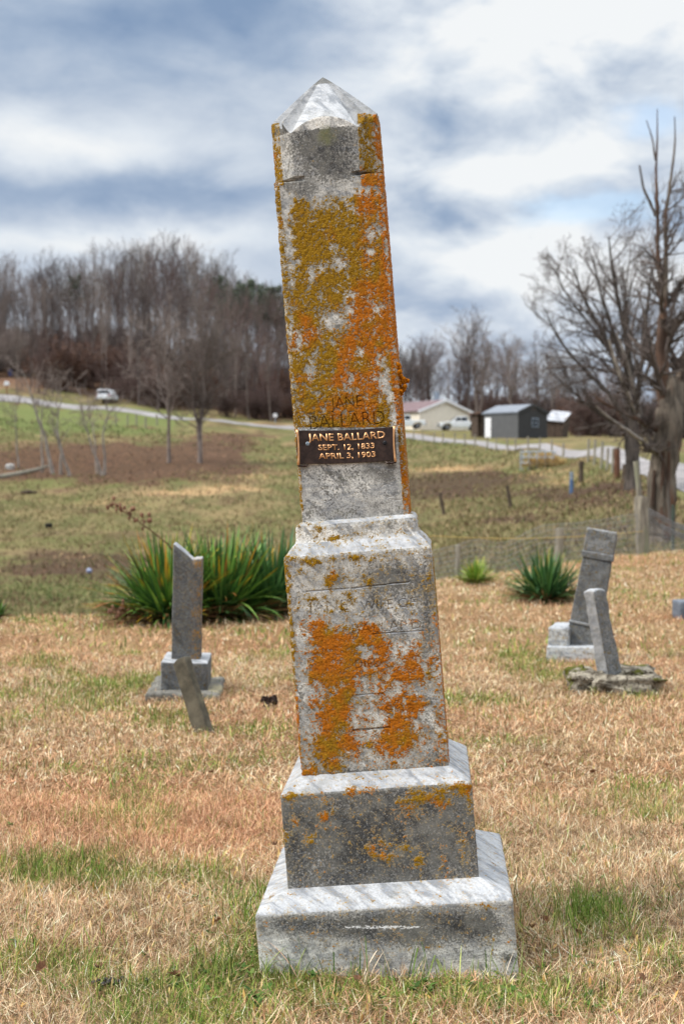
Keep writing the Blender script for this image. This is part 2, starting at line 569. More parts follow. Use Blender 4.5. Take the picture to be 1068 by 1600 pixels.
# road
RA = [-900, -400, 0, 150, 300, 450, 540, 640, 760, 860, 960, 1068, 1250, 1500]
RN = [168, 170, 170.5, 170.5, 170.5, 172, 163, 150.5, 125.5, 100.5, 71, 51, 36, 27]
RF = [174, 176, 176, 176, 176, 177.5, 171, 160, 135, 108, 83, 65, 50, 40]
ra = np.linspace(-900, 1500, 500)
NW = 9
V = []
for t in np.linspace(0, 1, NW):
    d = np.interp(ra, RA, RN) * (1 - t) + np.interp(ra, RA, RF) * t
    k = np.ones(31) / 31
    d = np.convolve(np.pad(d, 15, 'edge'), k, 'valid')
    x = (ra - CX) / F * d
    V.append(np.stack([x, d, gz(x, d) + 0.10 - 0.06 * (2 * t - 1) ** 2], 1))
V = np.array(V)
idx = np.arange(NW * len(ra)).reshape(NW, -1)
Q = np.stack([idx[:-1, :-1], idx[:-1, 1:], idx[1:, 1:], idx[1:, :-1]], -1).reshape(-1, 4)
me = mesh_np("road", V.reshape(-1, 3), Q)
m = simple_mat("road_asphalt", lin(138, 134, 134), lin(118, 115, 115), 0.8, 0.9, c3=lin(148, 145, 145))
tag(link("road", me, m, smooth=True), "pale grey country road climbing the hillside", "road", kind="structure")

# ------------------------------------------------------------------ stone and lichen
def stone_mat(name, disp=True, lich_seed=0.0, tone=1.0, attrs=True, dark=0.5):
    m, g = new_mat(name)
    oc = g.map(g.n('ShaderNodeTexCoord').outputs['Object'], loc=(lich_seed, lich_seed * 2, 0))
    nrm = g.n('ShaderNodeSeparateXYZ')
    g.put(nrm.inputs[0], g.n('ShaderNodeNewGeometry').outputs['True Normal'])
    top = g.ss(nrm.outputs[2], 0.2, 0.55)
    A = (lambda n: g.attr(n)) if attrs else (lambda n: {'grime': dark}.get(n, 0.0))
    # veined marble
    vn = g.noise(g.map(oc, (3, 3, 9), (0.2, 0.75, 0.5)), 2.2, 7, 0.62, 0.9)
    vn2 = g.noise(g.map(g.map(oc, rot=(0.3, 0.25, 0.85)), (4, 34, 14)), 1.0, 7, 0.66, 0.5)
    cle = g.mix(g.ss(vn2, 0.36, 0.58), lin(132, 136, 142), lin(184, 186, 189))
    cle = g.mix(g.mul(g.ss(vn, 0.55, 0.7), 0.5), cle, lin(150, 156, 166))
    fine = g.noise(oc, 330, 3, 0.7)
    fine2 = g.noise(oc, 150, 5, 0.72)
    mid = g.noise(oc, 34, 5, 0.65)
    big = g.noise(oc, 7.5, 5, 0.6, 0.3)
    wea = g.mix(g.ss(g.add(g.mul(big, 0.45), g.add(g.mul(mid, 0.35), g.mul(fine2, 0.25))), 0.43, 0.60), lin(112, 111, 107), lin(236, 234, 227))
    wea = g.mix(g.mul(g.ss(vn, 0.48, 0.6), 0.5), wea, lin(120, 126, 134))
    dg = g.noise(g.map(g.map(oc, rot=(0, 0.65, 0)), (30, 8, 7)), 1.0, 7, 0.66, 0.4)
    wea = g.mix(g.mul(g.mul(g.ss(dg, 0.49, 0.62), g.ss(big, .4, .58)), 0.75), wea, lin(92, 96, 102))
    cle = g.mix(g.mul(g.ss(fine2, .48, .62), .3), cle, lin(128, 128, 124))
    cle = g.mix(g.mul(g.ss(g.add(g.mul(big, .6), g.mul(mid, .4)), .52, .64), .35), cle, lin(120, 120, 114))
    base = g.mix(top, wea, cle)
    # black crust
    gri = g.add(g.mul(A("grime"), 1.0), g.mul(g.sub(g.add(g.mul(big, 0.5), g.mul(mid, 0.5)), 0.5), 2.6))
    gri = g.ss(g.add(gri, g.mul(g.sub(fine2, 0.5), 2.6)), 0.28, 0.85)
    keep = g.m('SUBTRACT', A("grime"), 1.0, clamp=True)
    gri = g.mul(gri, g.sub(1.0, g.mul(g.mul(top, 0.85), g.sub(1.0, keep))))
    crust = g.mix(g.ss(g.add(g.mul(mid, .5), g.mul(big, .5)), 0.42, 0.6), lin(48, 48, 49), lin(96, 95, 90))
    base = g.mix(g.mul(gri, 0.93), base, crust)
    # speckle
    spk = g.mul(g.ss(g.add(g.mul(g.noise(oc, 210, 4, 0.75), .75), g.mul(mid, .25)), 0.515, 0.585), g.sub(1.0, g.mul(top, 0.7)))
    spk = g.mul(g.mul(spk, g.ss(big, .35, .6, .35, 1.0)), g.sub(1.0, g.mul(gri, .7)))
    base = g.mix(g.mul(spk, 0.62), base, lin(84, 82, 76))
    spk2 = g.mul(g.ss(g.noise(g.map(oc, loc=(3, 3, 3)), 170, 4, 0.75), 0.54, 0.61), g.sub(1.0, top))
    spk2 = g.mul(spk2, g.sub(1.0, g.mul(gri, .6)))
    base = g.mix(g.mul(spk2, 0.5), base, lin(214, 212, 206))
    gm = g.mul(g.ss(g.add(A("moss"), g.mul(g.sub(mid, 0.5), 1.0)), 0.35, 0.9), 0.75)
    base = g.mix(gm, base, g.mix(fine2, lin(82, 86, 46), lin(122, 122, 82)))
    # lichen
    n0 = g.noise(oc, 26, 4, 0.6)
    n1 = g.noise(g.map(oc, loc=(9, 1, 4)), 75, 5, 0.65)
    n2 = g.noise(g.map(oc, loc=(2, 7, 4)), 190, 4, 0.7)
    lf = g.add(A("lich"), g.add(g.mul(g.sub(n0, 0.5), 1.7), g.add(g.mul(g.sub(n1, 0.5), 3.2), g.mul(g.sub(n2, 0.5), 2.5))))
    lm = g.ss(lf, 0.49, 0.56)
    hn = g.add(A("hue"), g.mul(g.sub(g.noise(g.map(oc, loc=(5, 5, 1)), 14, 4, 0.6), 0.5), 2.4))
    lc = g.mix(g.ss(hn, 0.25, 0.85), lin(152, 116, 20), lin(182, 104, 16))
    lc = g.mix(g.ss(n2, 0.36, 0.66), g.mix(0.5, lc, lin(92, 60, 8)), lc)
    lc = g.mix(g.mul(g.ss(n1, 0.62, 0.75), 0.4), lc, lin(212, 150, 24))
    base = g.mix(g.mul(g.ss(g.add(lf, 0.0), -0.05, 0.5), 0.38), base, lin(150, 124, 78))
    rim = g.mul(g.ss(lf, 0.33, 0.42), g.sub(1.0, g.ss(lf, 0.46, 0.5)))
    base = g.mix(g.mul(rim, 0.55), base, lin(186, 182, 158))
    base = g.mix(lm, base, lc)
    # cut letters hold dirt
    inc = A("inc")
    base = g.mix(g.mul(g.mul(g.m('MINIMUM', inc, 1.0), 0.6), g.ss(mid, .4, .58, 0.1, 1.0)), base, lin(48, 38, 26))
    ch = g.mul(g.ss(g.add(A("chalk"), g.mul(g.sub(g.noise(g.map(oc, (1, 1, 2.2)), 130, 3, 0.75), 0.5), 2.6)), 0.72, 0.85), 0.9)
    base = g.mix(ch, base, lin(232, 232, 232))
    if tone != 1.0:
        lit_faces = g.m('MAXIMUM', top, g.ss(g.mul(nrm.outputs[0], -1.0), 0.55, 0.85, 0, .8))  # top and left faces coloured lighter, as if daylight fell on them
        base = g.mix(g.mul(lit_faces, .75), g.mix(1.0, base, (tone * .95, tone, tone * 1.08), 'MULTIPLY'), cle)
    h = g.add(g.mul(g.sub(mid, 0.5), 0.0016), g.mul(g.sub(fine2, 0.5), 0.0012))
    lump = g.add(0.0006, g.add(g.mul(g.ss(n1, 0.35, 0.7), 0.0022), g.mul(g.ss(n2, 0.3, 0.7), 0.0018)))
    h = g.add(h, g.mul(g.mul(lm, g.ss(g.sub(lf, g.mul(g.sub(n2, 0.5), 2.5)), 0.42, 0.85, 0.12, 1.0)), lump))
    h = g.add(h, g.mul(inc, -0.0055))
    if disp:
        m.displacement_method = 'BOTH'
        finish(g, base, 0.85, spec=0.2, disp=h)
    else:
        finish(g, base, 0.85, g.mul(h, 300), 0.6, 0.004, spec=0.2)
    return m


MAT_MON = stone_mat("weathered_marble")


def sq_loop(h, r, ms):
    """rounded square of half width h; ms points on front, right, back, left sides"""
    pts = []
    cs = [(-1, -1), (1, -1), (1, 1), (-1, 1)]
    for k in range(4):
        a, b = np.array(cs[k], float), np.array(cs[(k + 1) % 4], float)
        t = np.linspace(0, 1, ms[k])[:, None]
        side = a * (1 - t) + b * t
        d = (b - a) / 2
        n = np.array([d[1], -d[0]])
        p = side * 0
        p = (h - r) * (a * (1 - t) + b * t)
        p = p + n * r
        pts.append(p)
        n2 = np.array([-n[1], n[0]])
        for q in (0.33, 0.66):
            an = q * math.pi / 2
            pts.append((((h - r) * b) + r * (n * math.cos(an) + n2 * math.sin(an)))[None])
    return np.concatenate(pts)


def densify(prof, step):
    out = [prof[0]]
    for p, q in zip(prof, prof[1:]):
        L = math.hypot(q[0] - p[0], q[1] - p[1])
        st = step(p[1]) if callable(step) else step
        n = max(1, int(round(L / st)))
        for i in range(1, n + 1):
            out.append((p[0] + (q[0] - p[0]) * i / n, p[1] + (q[1] - p[1]) * i / n))
    return out


def sweep(w, prof, step, ms, r=0.004, warp=None, wy=None):
    pr = densify(prof, step)
    rows = []
    for ins, z in pr:
        lp = sq_loop(w / 2 - ins, min(r, (w / 2 - ins) * .5), ms)
        if wy:
            lp[:, 1] *= (wy / 2 - ins) / (w / 2 - ins)
        rows.append(np.concatenate([lp, np.full((len(lp), 1), z)], 1))
    V = np.array(rows)
    if warp is not None:
        V = warp(V)
    nr, nl = V.shape[:2]
    idx = np.arange(nr * nl).reshape(nr, nl)
    nx = np.roll(idx, -1, 1)
    Q = np.stack([idx[:-1], nx[:-1], nx[1:], idx[1:]], -1).reshape(-1, 4)
    return V.reshape(-1, 3), Q


def text_geo(body, height, offset=0.0, extrude=0.0, spacing=1.0, width=None):
    """mesh of a line of capitals, centred on the origin in x,y; height of the capitals given"""
    cu = bpy.data.curves.new("lettering", 'FONT')
    cu.body = body
    cu.size = 1.0
    cu.offset = offset
    cu.extrude = extrude
    cu.space_character = spacing
    cu.resolution_u = 3
    ob = bpy.data.objects.new("lettering", cu)
    COL.objects.link(ob)
    dg = bpy.context.evaluated_depsgraph_get()
    dg.update()
    me = bpy.data.meshes.new_from_object(ob.evaluated_get(dg))
    bpy.data.objects.remove(ob)
    bpy.data.curves.remove(cu)
    n = len(me.vertices)
    co = np.empty(n * 3, np.float32)
    me.vertices.foreach_get("co", co)
    co = co.reshape(-1, 3)
    lo, hi = co.min(0), co.max(0)
    co[:, :2] -= (lo[:2] + hi[:2]) / 2
    k = height / (0.69 if not any(ch in body for ch in ",.") else 0.69)
    kx = width / (hi[0] - lo[0]) if width else k
    co[:, 0] *= kx
    co[:, 1] *= k
    me.vertices.foreach_set("co", co.ravel())
    me.update()
    return me


def stamp(px, py, lines):
    """1 where a photo pixel falls inside the given lettering"""
    out = np.zeros(len(px))
    for body, x, y, h, w, rot, off, dep in lines:
        me = text_geo(body, h, off, 0, 1.0, w)
        me.transform(Matrix.Rotation(R(rot), 4, 'Z'))
        bm = bmesh.new()
        bm.from_mesh(me)
        bvh = BVHTree.FromBMesh(bm)
        sel = np.where((abs(px - x) < w * .6 + 5) & (abs(py - y) < h * .8 + w * .06 + 3))[0]
        for i in sel:
            if bvh.ray_cast(Vector((px[i] - x, y - py[i], 5)), Vector((0, 0, -1)))[0] is not None:
                out[i] = max(out[i], dep)
        bm.free()
        bpy.data.meshes.remove(me)
    return out


MON_ROT = (0, R(-4.65), R(-3.6))
mon = thing("monument", "tall leaning marble grave pillar with orange lichen and a bronze name plaque",
            "gravestone", (0.153, 4.3665, 0.0), MON_ROT)
MM = Matrix.Translation(mon.location) @ Euler(MON_ROT).to_matrix().to_4x4()
MI = MM.inverted()


def on_face(px, py, yf):
    """local monument point where the ray of a photo pixel meets the plane y = yf"""
    a = MI @ Vector((0, 0, CAMZ))
    b = MI @ P(px, py, 4.0)
    t = (yf - a.y) / (b.y - a.y)
    return a + (b - a) * t


# lichen laid out on the stones: x, y, half widths, weight (photo pixels of the front faces)
SH_BARE = [(443, 310, 7, 25, .9), (448, 350, 7, 25, .9), (452, 400, 7, 30, .9), (455, 450, 6, 25, .7), (492, 292, 26, 14, 1.1), (530, 276, 34, 26, 1.1), (490, 272, 42, 18, 1.1),
           (505, 320, 12, 9, .35), (520, 384, 9, 7, .7), (526, 415, 14, 12, .8), (503, 418, 10, 10, .7), (464, 406, 6, 8, .6), (577, 370, 8, 14, .8), (574, 302, 5, 8, .6),
           (560, 328, 9, 9, .8), (592, 358, 6, 10, .6), (579, 392, 10, 6, .8), (549, 460, 9, 7, .6), (501, 462, 6, 12, .7), (487, 431, 6, 14, .8),
           (522, 502, 18, 17, 1.3), (546, 483, 8, 9, .8), (520, 533, 6, 8, .6), (467, 536, 7, 14, .9), (491, 552, 6, 10, .7), (483, 578, 9, 12, .9), (454, 510, 5, 20, .8),
           (561, 549, 5, 6, .7), (588, 483, 9, 8, .8), (593, 562, 6, 12, .8), (601, 594, 10, 18, 1.0), (609, 617, 7, 14, 1.0), (615, 649, 7, 18, .9), (548, 588, 6, 6, .6),
           (540, 604, 6, 10, .7), (463, 607, 5, 10, .6), (463, 628, 6, 8, .6), (480, 654, 8, 10, .7), (506, 641, 7, 12, .6), (530, 617, 8, 6, .4), (496, 617, 6, 8, .5)]
SH_ORANGE = [(578, 330, 30, 70, .8), (592, 430, 30, 70, .8), (470, 525, 16, 40, .55), (540, 540, 46, 50, .6), (590, 520, 34, 60, .8), (565, 625, 46, 50, .9), (490, 640, 20, 20, .4), (570, 470, 30, 30, .5)]
DIE_L = [(455, 872, 18, 5, .6), (485, 877, 16, 6, .65), (520, 873, 14, 5, .65), (555, 872, 14, 6, .75), (580, 873, 10, 5, .6), (470, 890, 8, 6, .45), (520, 901, 12, 10, .8), (511, 911, 8, 8, .7), (576, 908, 8, 12, .75),
         (486, 938, 9, 7, .7), (547, 935, 15, 12, .5), (537, 950, 8, 8, .6), (510, 957, 8, 6, .6), (506, 933, 8, 6, .6), (449, 900, 6, 30, .5), (452, 960, 6, 40, .5), (456, 1020, 6, 40, .45),
         (494, 979, 12, 10, .75), (503, 986, 18, 14, .8), (520, 1001, 25, 18, .9), (537, 1006, 20, 16, .8), (567, 991, 14, 12, .9), (583, 979, 10, 9, .85), (583, 1001, 16, 12, .7), (596, 1018, 12, 14, .8),
         (513, 1030, 25, 18, .95), (542, 1035, 30, 16, .7), (576, 1045, 26, 12, .5), (598, 1042, 10, 12, .6), (493, 1052, 18, 10, .7), (520, 1062, 25, 16, .8), (542, 1074, 20, 16, .7),
         (532, 1093, 18, 20, .7), (525, 1113, 22, 18, .75), (513, 1122, 18, 16, .7), (486, 1098, 8, 10, .5), (532, 1137, 20, 18, .7), (510, 1152, 20, 16, .75), (537, 1164, 22, 18, .7), (503, 1174, 20, 14, .8),
         (489, 1200, 12, 10, .7), (518, 1198, 16, 12, .75), (476, 1208, 12, 8, .7), (642, 1023, 8, 8, .7), (654, 1008, 5, 8, .5), (639, 1040, 14, 12, .8), (620, 1057, 16, 12, .55),
         (639, 1060, 14, 12, .7), (596, 1076, 12, 10, .75), (659, 1064, 8, 16, .45), (673, 1045, 6, 20, .5), (637, 1093, 18, 12, .8), (618, 1098, 16, 10, .6), (647, 1106, 14, 12, .75), (598, 1108, 10, 8, .45),
         (630, 1122, 20, 10, .8), (615, 1140, 20, 16, .85), (635, 1149, 20, 16, .8), (605, 1164, 18, 14, .75), (625, 1169, 14, 12, .75), (618, 1191, 7, 12, .55), (576, 1162, 10, 8, .4),
         (500, 826, 10, 6, .75), (519, 841, 14, 5, .75), (494, 840, 6, 8, .5)]
PL_L = [(550, 1236, 12, 7, .95), (578, 1234, 8, 5, .85), (453, 1243, 8, 6, .9), (513, 1251, 6, 5, .6), (505, 1275, 8, 8, .75), (460, 1283, 8, 8, .55), (447, 1307, 6, 12, .75), (485, 1311, 8, 10, .75), (621, 1253, 6, 6, .65),
        (656, 1243, 18, 10, .8), (699, 1240, 14, 11, 1.0), (724, 1232, 12, 6, 1.0), (690, 1255, 8, 7, .9), (733, 1253, 4, 12, .8), (642, 1264, 12, 10, .6), (600, 1318, 11, 8, .7), (582, 1335, 11, 8, .7),
        (604, 1340, 10, 8, .75), (574, 1322, 4, 5, .65), (634, 1322, 11, 6, .6), (656, 1344, 10, 9, .75), (690, 1348, 4, 10, .55), (724, 1322, 8, 24, .45), (699, 1365, 4, 8, .55), (480, 1245, 10, 5, .5),
        (759, 1417, 14, 4, .6), (798, 1430, 5, 10, .4), (560, 1216, 10, 3, .5), (595, 1212, 6, 3, .55)]
GRIME = [(505, 222, 66, 60, .9), (472, 300, 14, 22, .45), (535, 268, 34, 18, .35), (585, 210, 12, 50, .25), (545, 740, 100, 10, .25), (540, 800, 100, 14, .18),
         (600, 900, 40, 22, .55), (640, 910, 40, 24, .35), (668, 960, 14, 90, .5), (585, 935, 14, 12, .4), (580, 1210, 130, 8, .55), (460, 1150, 14, 60, .25), (575, 1060, 30, 25, .25), (684, 1190, 22, 22, .5),
         (590, 1310, 220, 85, .62), (480, 1310, 60, 70, .1), (500, 1330, 26, 34, -.4), (530, 1262, 40, 20, -.15), (640, 1290, 25, 30, -.12),
         (620, 1452, 84, 28, .72), (745, 1448, 44, 26, .72), (450, 1443, 46, 16, .42), (520, 1450, 70, 20, .4), (690, 1440, 40, 14, .4), (795, 1497, 12, 8, .7), (475, 1480, 80, 20, -.15), (420, 1500, 40, 25, -.1)]
MOSS = [(515, 215, 26, 30, .55), (560, 255, 30, 25, .35), (545, 745, 60, 12, .4), (480, 770, 8, 40, .35), (625, 770, 8, 50, .35), (540, 800, 110, 12, .35), (440, 925, 8, 60, .25), (505, 205, 12, 16, .4), (470, 1270, 30, 30, .2)]


def mon_piece(name, V, Q, ins_lines=None, grooves=None):
    me = mesh_np(name, V, Q)
    Vw = np.c_[V, np.ones(len(V))] @ np.array(MM).T[:, :3]
    px, py = proj(Vw)
    z = V[:, 2]
    shaft = z > 1.2675
    sl = 470 + (px * 0) + (py - 817) * (47 / 631.0)          # left edge of the shaft in the photo
    u = (px - sl) / 167.0
    edge_n = vnoise(z * 9 + V[:, 0] * 11, V[:, 1] * 13 + z * 2, 21, 3)
    front = V[:, 1] < -0.1
    if name == "shaft":
        rag = (vnoise(V[:, 0] * 22 + 9, z * 16, 91, 3) - .5) * 60
        lich = 0.94 * np.clip((py - 284 + rag - 14 * np.abs(u - .55)) / 48, -.3, 1) * (py < 672)
        lich = lich - 0.95 * blob(px, py, SH_BARE)
        lich[py >= 668] = -0.5
        # chamfers at the head
        lich = np.where((py < 290) & (u > 0.80), 0.68, lich)
        lich = np.where((py < 290) & (u < 0.075), 0.70, lich)
        lich = np.where((py < 290) & (u >= 0.075) & (u <= 0.80), -0.4, lich)
        lich += np.where((py > 275) & (py < 330) & (u > 0.72), .5, 0)
        lich = np.where((u < 0.035) & (py < 800) & (py > 285), 0.62, lich)
        lich = np.where((u > 0.965) & (py > 285), 0.74 - np.clip((py - 760) / 200, 0, .2), lich)
        side = V[:, 1] > -0.15
        lich = np.where(side & (py > 285), 0.62, lich)
        lich = np.where(z > 2.41 + 0.05 * (abs(V[:, 0]) > 0.1), np.where((u > .8) & (py > 190), .5, -.5), lich)
        hue = 0.12 + .7 * blob(px, py, SH_ORANGE) + np.where(u > .95, .5, 0)
        gr = 0.12 + blob(px, py, GRIME)
        gr = np.where(py > 725, gr + 0.16, gr)
        cone = z > 2.42
        ang_ = np.arctan2(np.abs(V[:, 0]), -V[:, 1])
        fac = cone & (ang_ > 0.54)
        gr = np.where(cone & ~fac & (z > 2.4), -0.3, gr)
        gr = np.where(fac & (py < 215), 1.3, gr)
        gr = np.where(z > 2.585, 1.9, gr)
    else:
        lich = -0.12 + 1.1 * blob(px, py, DIE_L if z.mean() > 0.5 else [(x_, y_, rx_ * 1.25, ry_ * 1.25, w_ * 1.15) for x_, y_, rx_, ry_, w_ in PL_L])
        lich = np.clip(lich, -.3, 0.74 if z.mean() > .5 else 0.72)
        if name == "die":
            tl = 442 + (py - 868) * (25 / 348.0)
            ud = (px - tl) / 231
            lich = np.where((ud < 0.03) & (py > 870), 0.52, lich)
            lich = np.where((ud > 0.955) & (py > 870), np.maximum(lich, 0.22), lich)
            lich += np.where((ud > .1) & (ud < .95) & (py > 970) & (py < 1200), 0.26, 0.15)
        hue = np.where(py < 960, 0.05, 0.75) if name == "die" else np.full(len(px), 0.45)
        if name == "die":
            hue = hue + blob(px, py, [(500, 1190, 60, 30, -.2), (535, 1100, 40, 60, -.1), (520, 900, 20, 20, .6)])
            hue = np.where((px < 462) & (py > 870), .2, hue)
        gr = blob(px, py, GRIME) + {"die": 0.31, "plinth": 0.52, "base_slab": 0.24}[name]
        if name == "die":
            gr = np.where(py < 866, -0.2, gr)
    ms = blob(px, py, MOSS)
    inc = stamp(px[:], py[:], ins_lines) * front if ins_lines else np.zeros(len(px))
    if name == "shaft":      # faint scrolls cut below the plaque
        for (cx_, cy_, sgn) in ((508, 776, 1), (607, 769, -1)):
            rr = np.hypot(px - cx_, py - cy_)
            an = np.arctan2(py - cy_, (px - cx_) * sgn)
            spi = np.abs(((rr - an * 1.6) % 10.0) - 5.0)
            inc = np.maximum(inc, np.where((rr < 17) & (rr > 3) & (spi < 0.8) & front, 0.16, 0))
            arc = np.abs(np.hypot(px - (cx_ - sgn * 12), py - (cy_ - 22)) - 34)
            inc = np.maximum(inc, np.where((arc < 0.8) & (py > 748) & (py < 800) & (abs(px - cx_) < 30) & front, 0.14, 0))
    if grooves:
        for x0, y0, x1, y1, wd, dep in grooves:
            t = (px - x0) / (x1 - x0)
            dl = np.abs(py - (y0 + t * (y1 - y0)))
            inc = np.where((t > 0) & (t < 1) & (dl < wd) & front, np.maximum(inc, dep * (edge_n > .3)), inc)
    chalk = blob(px, py, [(600, 1449 - 0, 105, 3.0, .62), (560, 1449, 70, 6, .3), (640, 1448, 60, 1.8, .45), (610, 1456, 40, 5, .25)]) if name == "base_slab" else np.zeros(len(px))
    for nm, a_ in (("lich", np.clip(lich, -1, 1)), ("hue", hue), ("grime", gr), ("moss", ms), ("inc", inc), ("chalk", chalk)):
        fattr(me, nm, a_)
    return link(name, me, MAT_MON, mon, True)


def wear(V, amt, seed):
    """softly uneven stone"""
    n = vnoise(V[..., 0] * 14 + V[..., 2] * 5, V[..., 1] * 14 + V[..., 2] * 11, seed, 3) - 0.5
    c = V.copy()
    s = 1 + n[..., None] * amt
    c[..., :2] *= s
    return c


V, Q = sweep(0.733, [(0, -.15), (0, .158), (.0015, .163), (.007, .168), (.089, .209), (.14, .209)], 0.005, (150, 110, 90, 110), 0.006, lambda v: wear(v, .006, 1))
mon_piece("base_slab", V, Q)
V, Q = sweep(0.555, [(0, .203), (0, .478), (.0015, .4835), (.006, .4875), (.0615, .5235), (.11, .5235)], 0.004, (150, 100, 80, 100), 0.005, lambda v: wear(v, .005, 2))
mon_piece("plinth", V, Q)
V, Q = sweep(0.4315, [(0, .522), (0, 1.163), (.0015, 1.169), (.006, 1.173), (.014, 1.186), (.024, 1.197), (.032, 1.205), (.0355, 1.214), (.0365, 1.246), (.039, 1.256), (.046, 1.263), (.0573, 1.2665), (.09, 1.2665)],
             lambda z: 0.0022, (190, 110, 70, 90), 0.005, lambda v: wear(v, .006, 3))
mon_piece("die", V, Q, [("WIFE OF", 606, 944, 15, 86, 4.6, -.012, .55), ("BALLARD", 604, 979, 15, 108, 4.6, -.012, .4), ("JANE", 512, 950, 17, 62, 4.6, -.012, .35),
                        ("DIED", 575, 1036, 14, 42, 4.6, -.012, .45), ("1903", 618, 1108, 14, 56, 4.6, -.012, .35)],
          [(477, 924, 545, 919, 1.1, .5), (548, 919, 640, 909, 1.1, .6), (580, 991, 664, 985, 1.1, .55), (555, 1086, 600, 1083, 1.0, .4), (550, 1141, 610, 1136, 1.6, .8)])

HS = 0.3169 / 2
CHM, ZN, ZF, ZA, ZS, ZP = 0.060, 2.279, 2.415, 2.455, 2.463, 2.6125


def shaft_warp(V):
    V = V.copy()
    zz = V[..., 2]
    x, y = V[..., 0], V[..., 1]
    # head: every column of points ends on its own outline
    fr = (np.abs(y) > HS - 0.006) & (np.abs(x) < HS - CHM)
    t = np.clip(np.abs(x) / (HS - CHM), 0, 1)
    arch = ZF + (ZA - ZF) * np.clip(1 - t ** 2.0, 0, 1)
    s = np.clip((np.abs(x) - (HS - CHM)) / CHM, 0, 1)
    cham = ZF + (ZS - ZF) * s ** 1.5
    ztop = np.where(fr, arch, np.where(np.abs(x) > HS - 0.006, np.where(np.abs(y) > HS - CHM, ZF + (ZS - ZF) * (0.45 + 0.55 * np.clip((HS - np.abs(y)) / CHM, 0, 1)), ZS), cham))
    z0 = 2.30
    k = np.clip((zz - z0) / (2.40 - z0), 0, 1)
    k2 = np.clip((zz - 2.40) / (ZP - 2.40), 0, 1)
    zn = np.where(zz > z0, z0 + (ztop - z0) * k, zz)
    zn = np.where(zz > 2.40, ztop + (ZP - ztop) * k2, zn)
    # corner chamfers above the stop, with a cut groove at their foot
    c = np.where(zz > ZN + .006, CHM, np.where(np.abs(zz - ZN) <= .0062, CHM * 1.5, 0.0))
    ex = np.maximum(np.abs(x) + np.abs(y) - (2 * HS - c), 0) / 2 * (c > 0)
    x2 = x - np.sign(x) * ex
    y2 = y - np.sign(y) * ex
    q = (1 - k2) ** 0.93
    V[..., 0], V[..., 1], V[..., 2] = x2 * q, y2 * q, zn
    wn = vnoise(V[..., 0] * 10 + V[..., 2] * 4, V[..., 1] * 10 + V[..., 2] * 9, 4, 3) - .5
    V[..., :2] *= (1 + wn * .008)[..., None]
    return V


V, Q = sweep(2 * HS, [(0, 1.2655), (0, 1.52), (0, 1.635), (0, ZN - .0066), (0, ZN - .006), (0, ZN + .006), (0, ZN + .0066), (0, 2.3), (0, 2.4), (0, ZP)],
             lambda z: 0.0014 if 1.51 < z < 1.634 else 0.0028, (210, 90, 70, 80), 0.004, shaft_warp)
shaft = mon_piece("shaft", V, Q, [("JANE", 541, 631, 18, 48, 4.6, -.026, 1.0), ("BALLARD", 542, 656, 22, 116, 4.6, -.026, 1.0)])

# thick crust of lichen standing off the right arris
rng = random.Random(5)
m, g = new_mat("lichen_crust")
oc = g.n('ShaderNodeTexCoord').outputs['Object']
nn = g.noise(oc, 160, 4, 0.7)
finish(g, g.mix(g.ss(nn, .35, .65), lin(120, 72, 8), lin(198, 116, 8)), 0.9, nn, 0.9, 0.003, spec=0.1)
MAT_LICH = m
bm = bmesh.new()


def clump(c, r, sc=(1, 1, 1)):
    M = Matrix.Translation(c) @ Matrix.Diagonal((r * sc[0], r * sc[1], r * sc[2], 1))
    ret = bmesh.ops.create_icosphere(bm, subdivisions=2, radius=1, matrix=M)
    for v in ret['verts']:
        v.co += (v.co - c) * rng.uniform(-.3, .35)


for k in range(34):
    yy = 570 + 44 * (k / 33) + rng.uniform(-3, 3)
    ext = math.exp(-((yy - 597) / 13) ** 2)
    p = on_face(622 + (yy - 590) * .075, yy, -HS)
    clump(p + Vector((rng.uniform(0.0, 0.022 * ext + .003), rng.uniform(0, .06), 0)), rng.uniform(.004, .008))
for k in range(120):
    yy = rng.uniform(272, 800)
    p = on_face(587 + (yy - 174) * .0795, yy, -HS)
    if rng.random() < .75:
        clump(p + Vector((rng.uniform(-.002, .002), rng.uniform(0.002, .2), 0)), rng.uniform(.0015, .0038))
for k in range(45):
    yy = rng.uniform(285, 800)
    p = on_face(423.5 + (yy - 186) * .0745, yy, -HS)
    clump(p + Vector((rng.uniform(0, .001), rng.uniform(.002, .15), 0)), rng.uniform(.0012, .0028))
for k in range(40):
    yy = rng.uniform(870, 1180)
    p = on_face(673 + (yy - 850) * .072, yy, -.2158)
    clump(p + Vector((0.0, rng.uniform(.002, .2), 0)), rng.uniform(.001, .0028))
me = bpy.data.meshes.new("lichen_crust")
bm.to_mesh(me)
bm.free()
link("lichen_crust", me, MAT_LICH, mon, True)["kind"] = "stuff"

# bronze plaque
m, g = new_mat("dark_bronze")
oc = g.n('ShaderNodeTexCoord').outputs['Object']
nn = g.noise(oc, 420, 4, 0.7)
c = g.mix(g.ss(g.noise(oc, 60, 5, .6), .35, .65), lin(44, 32, 28), lin(66, 50, 44))
finish(g, c, 0.42, nn, 0.35, 0.001, 0.45, 0.5)
MAT_BRZ = m
MAT_COP = simple_mat("polished_bronze", lin(226, 178, 130), lin(206, 152, 104), 200, 0.38, 0.55, 0.5, bump_s=.1, bump_d=.0005)
MAT_ZINC = simple_mat("zinc_screw", lin(150, 164, 176), lin(110, 124, 138), 300, 0.35, 0.8, 0.5)
MAT_BLKS = simple_mat("black_screw", lin(40, 42, 48), lin(24, 25, 28), 300, 0.35, 0.6, 0.5)

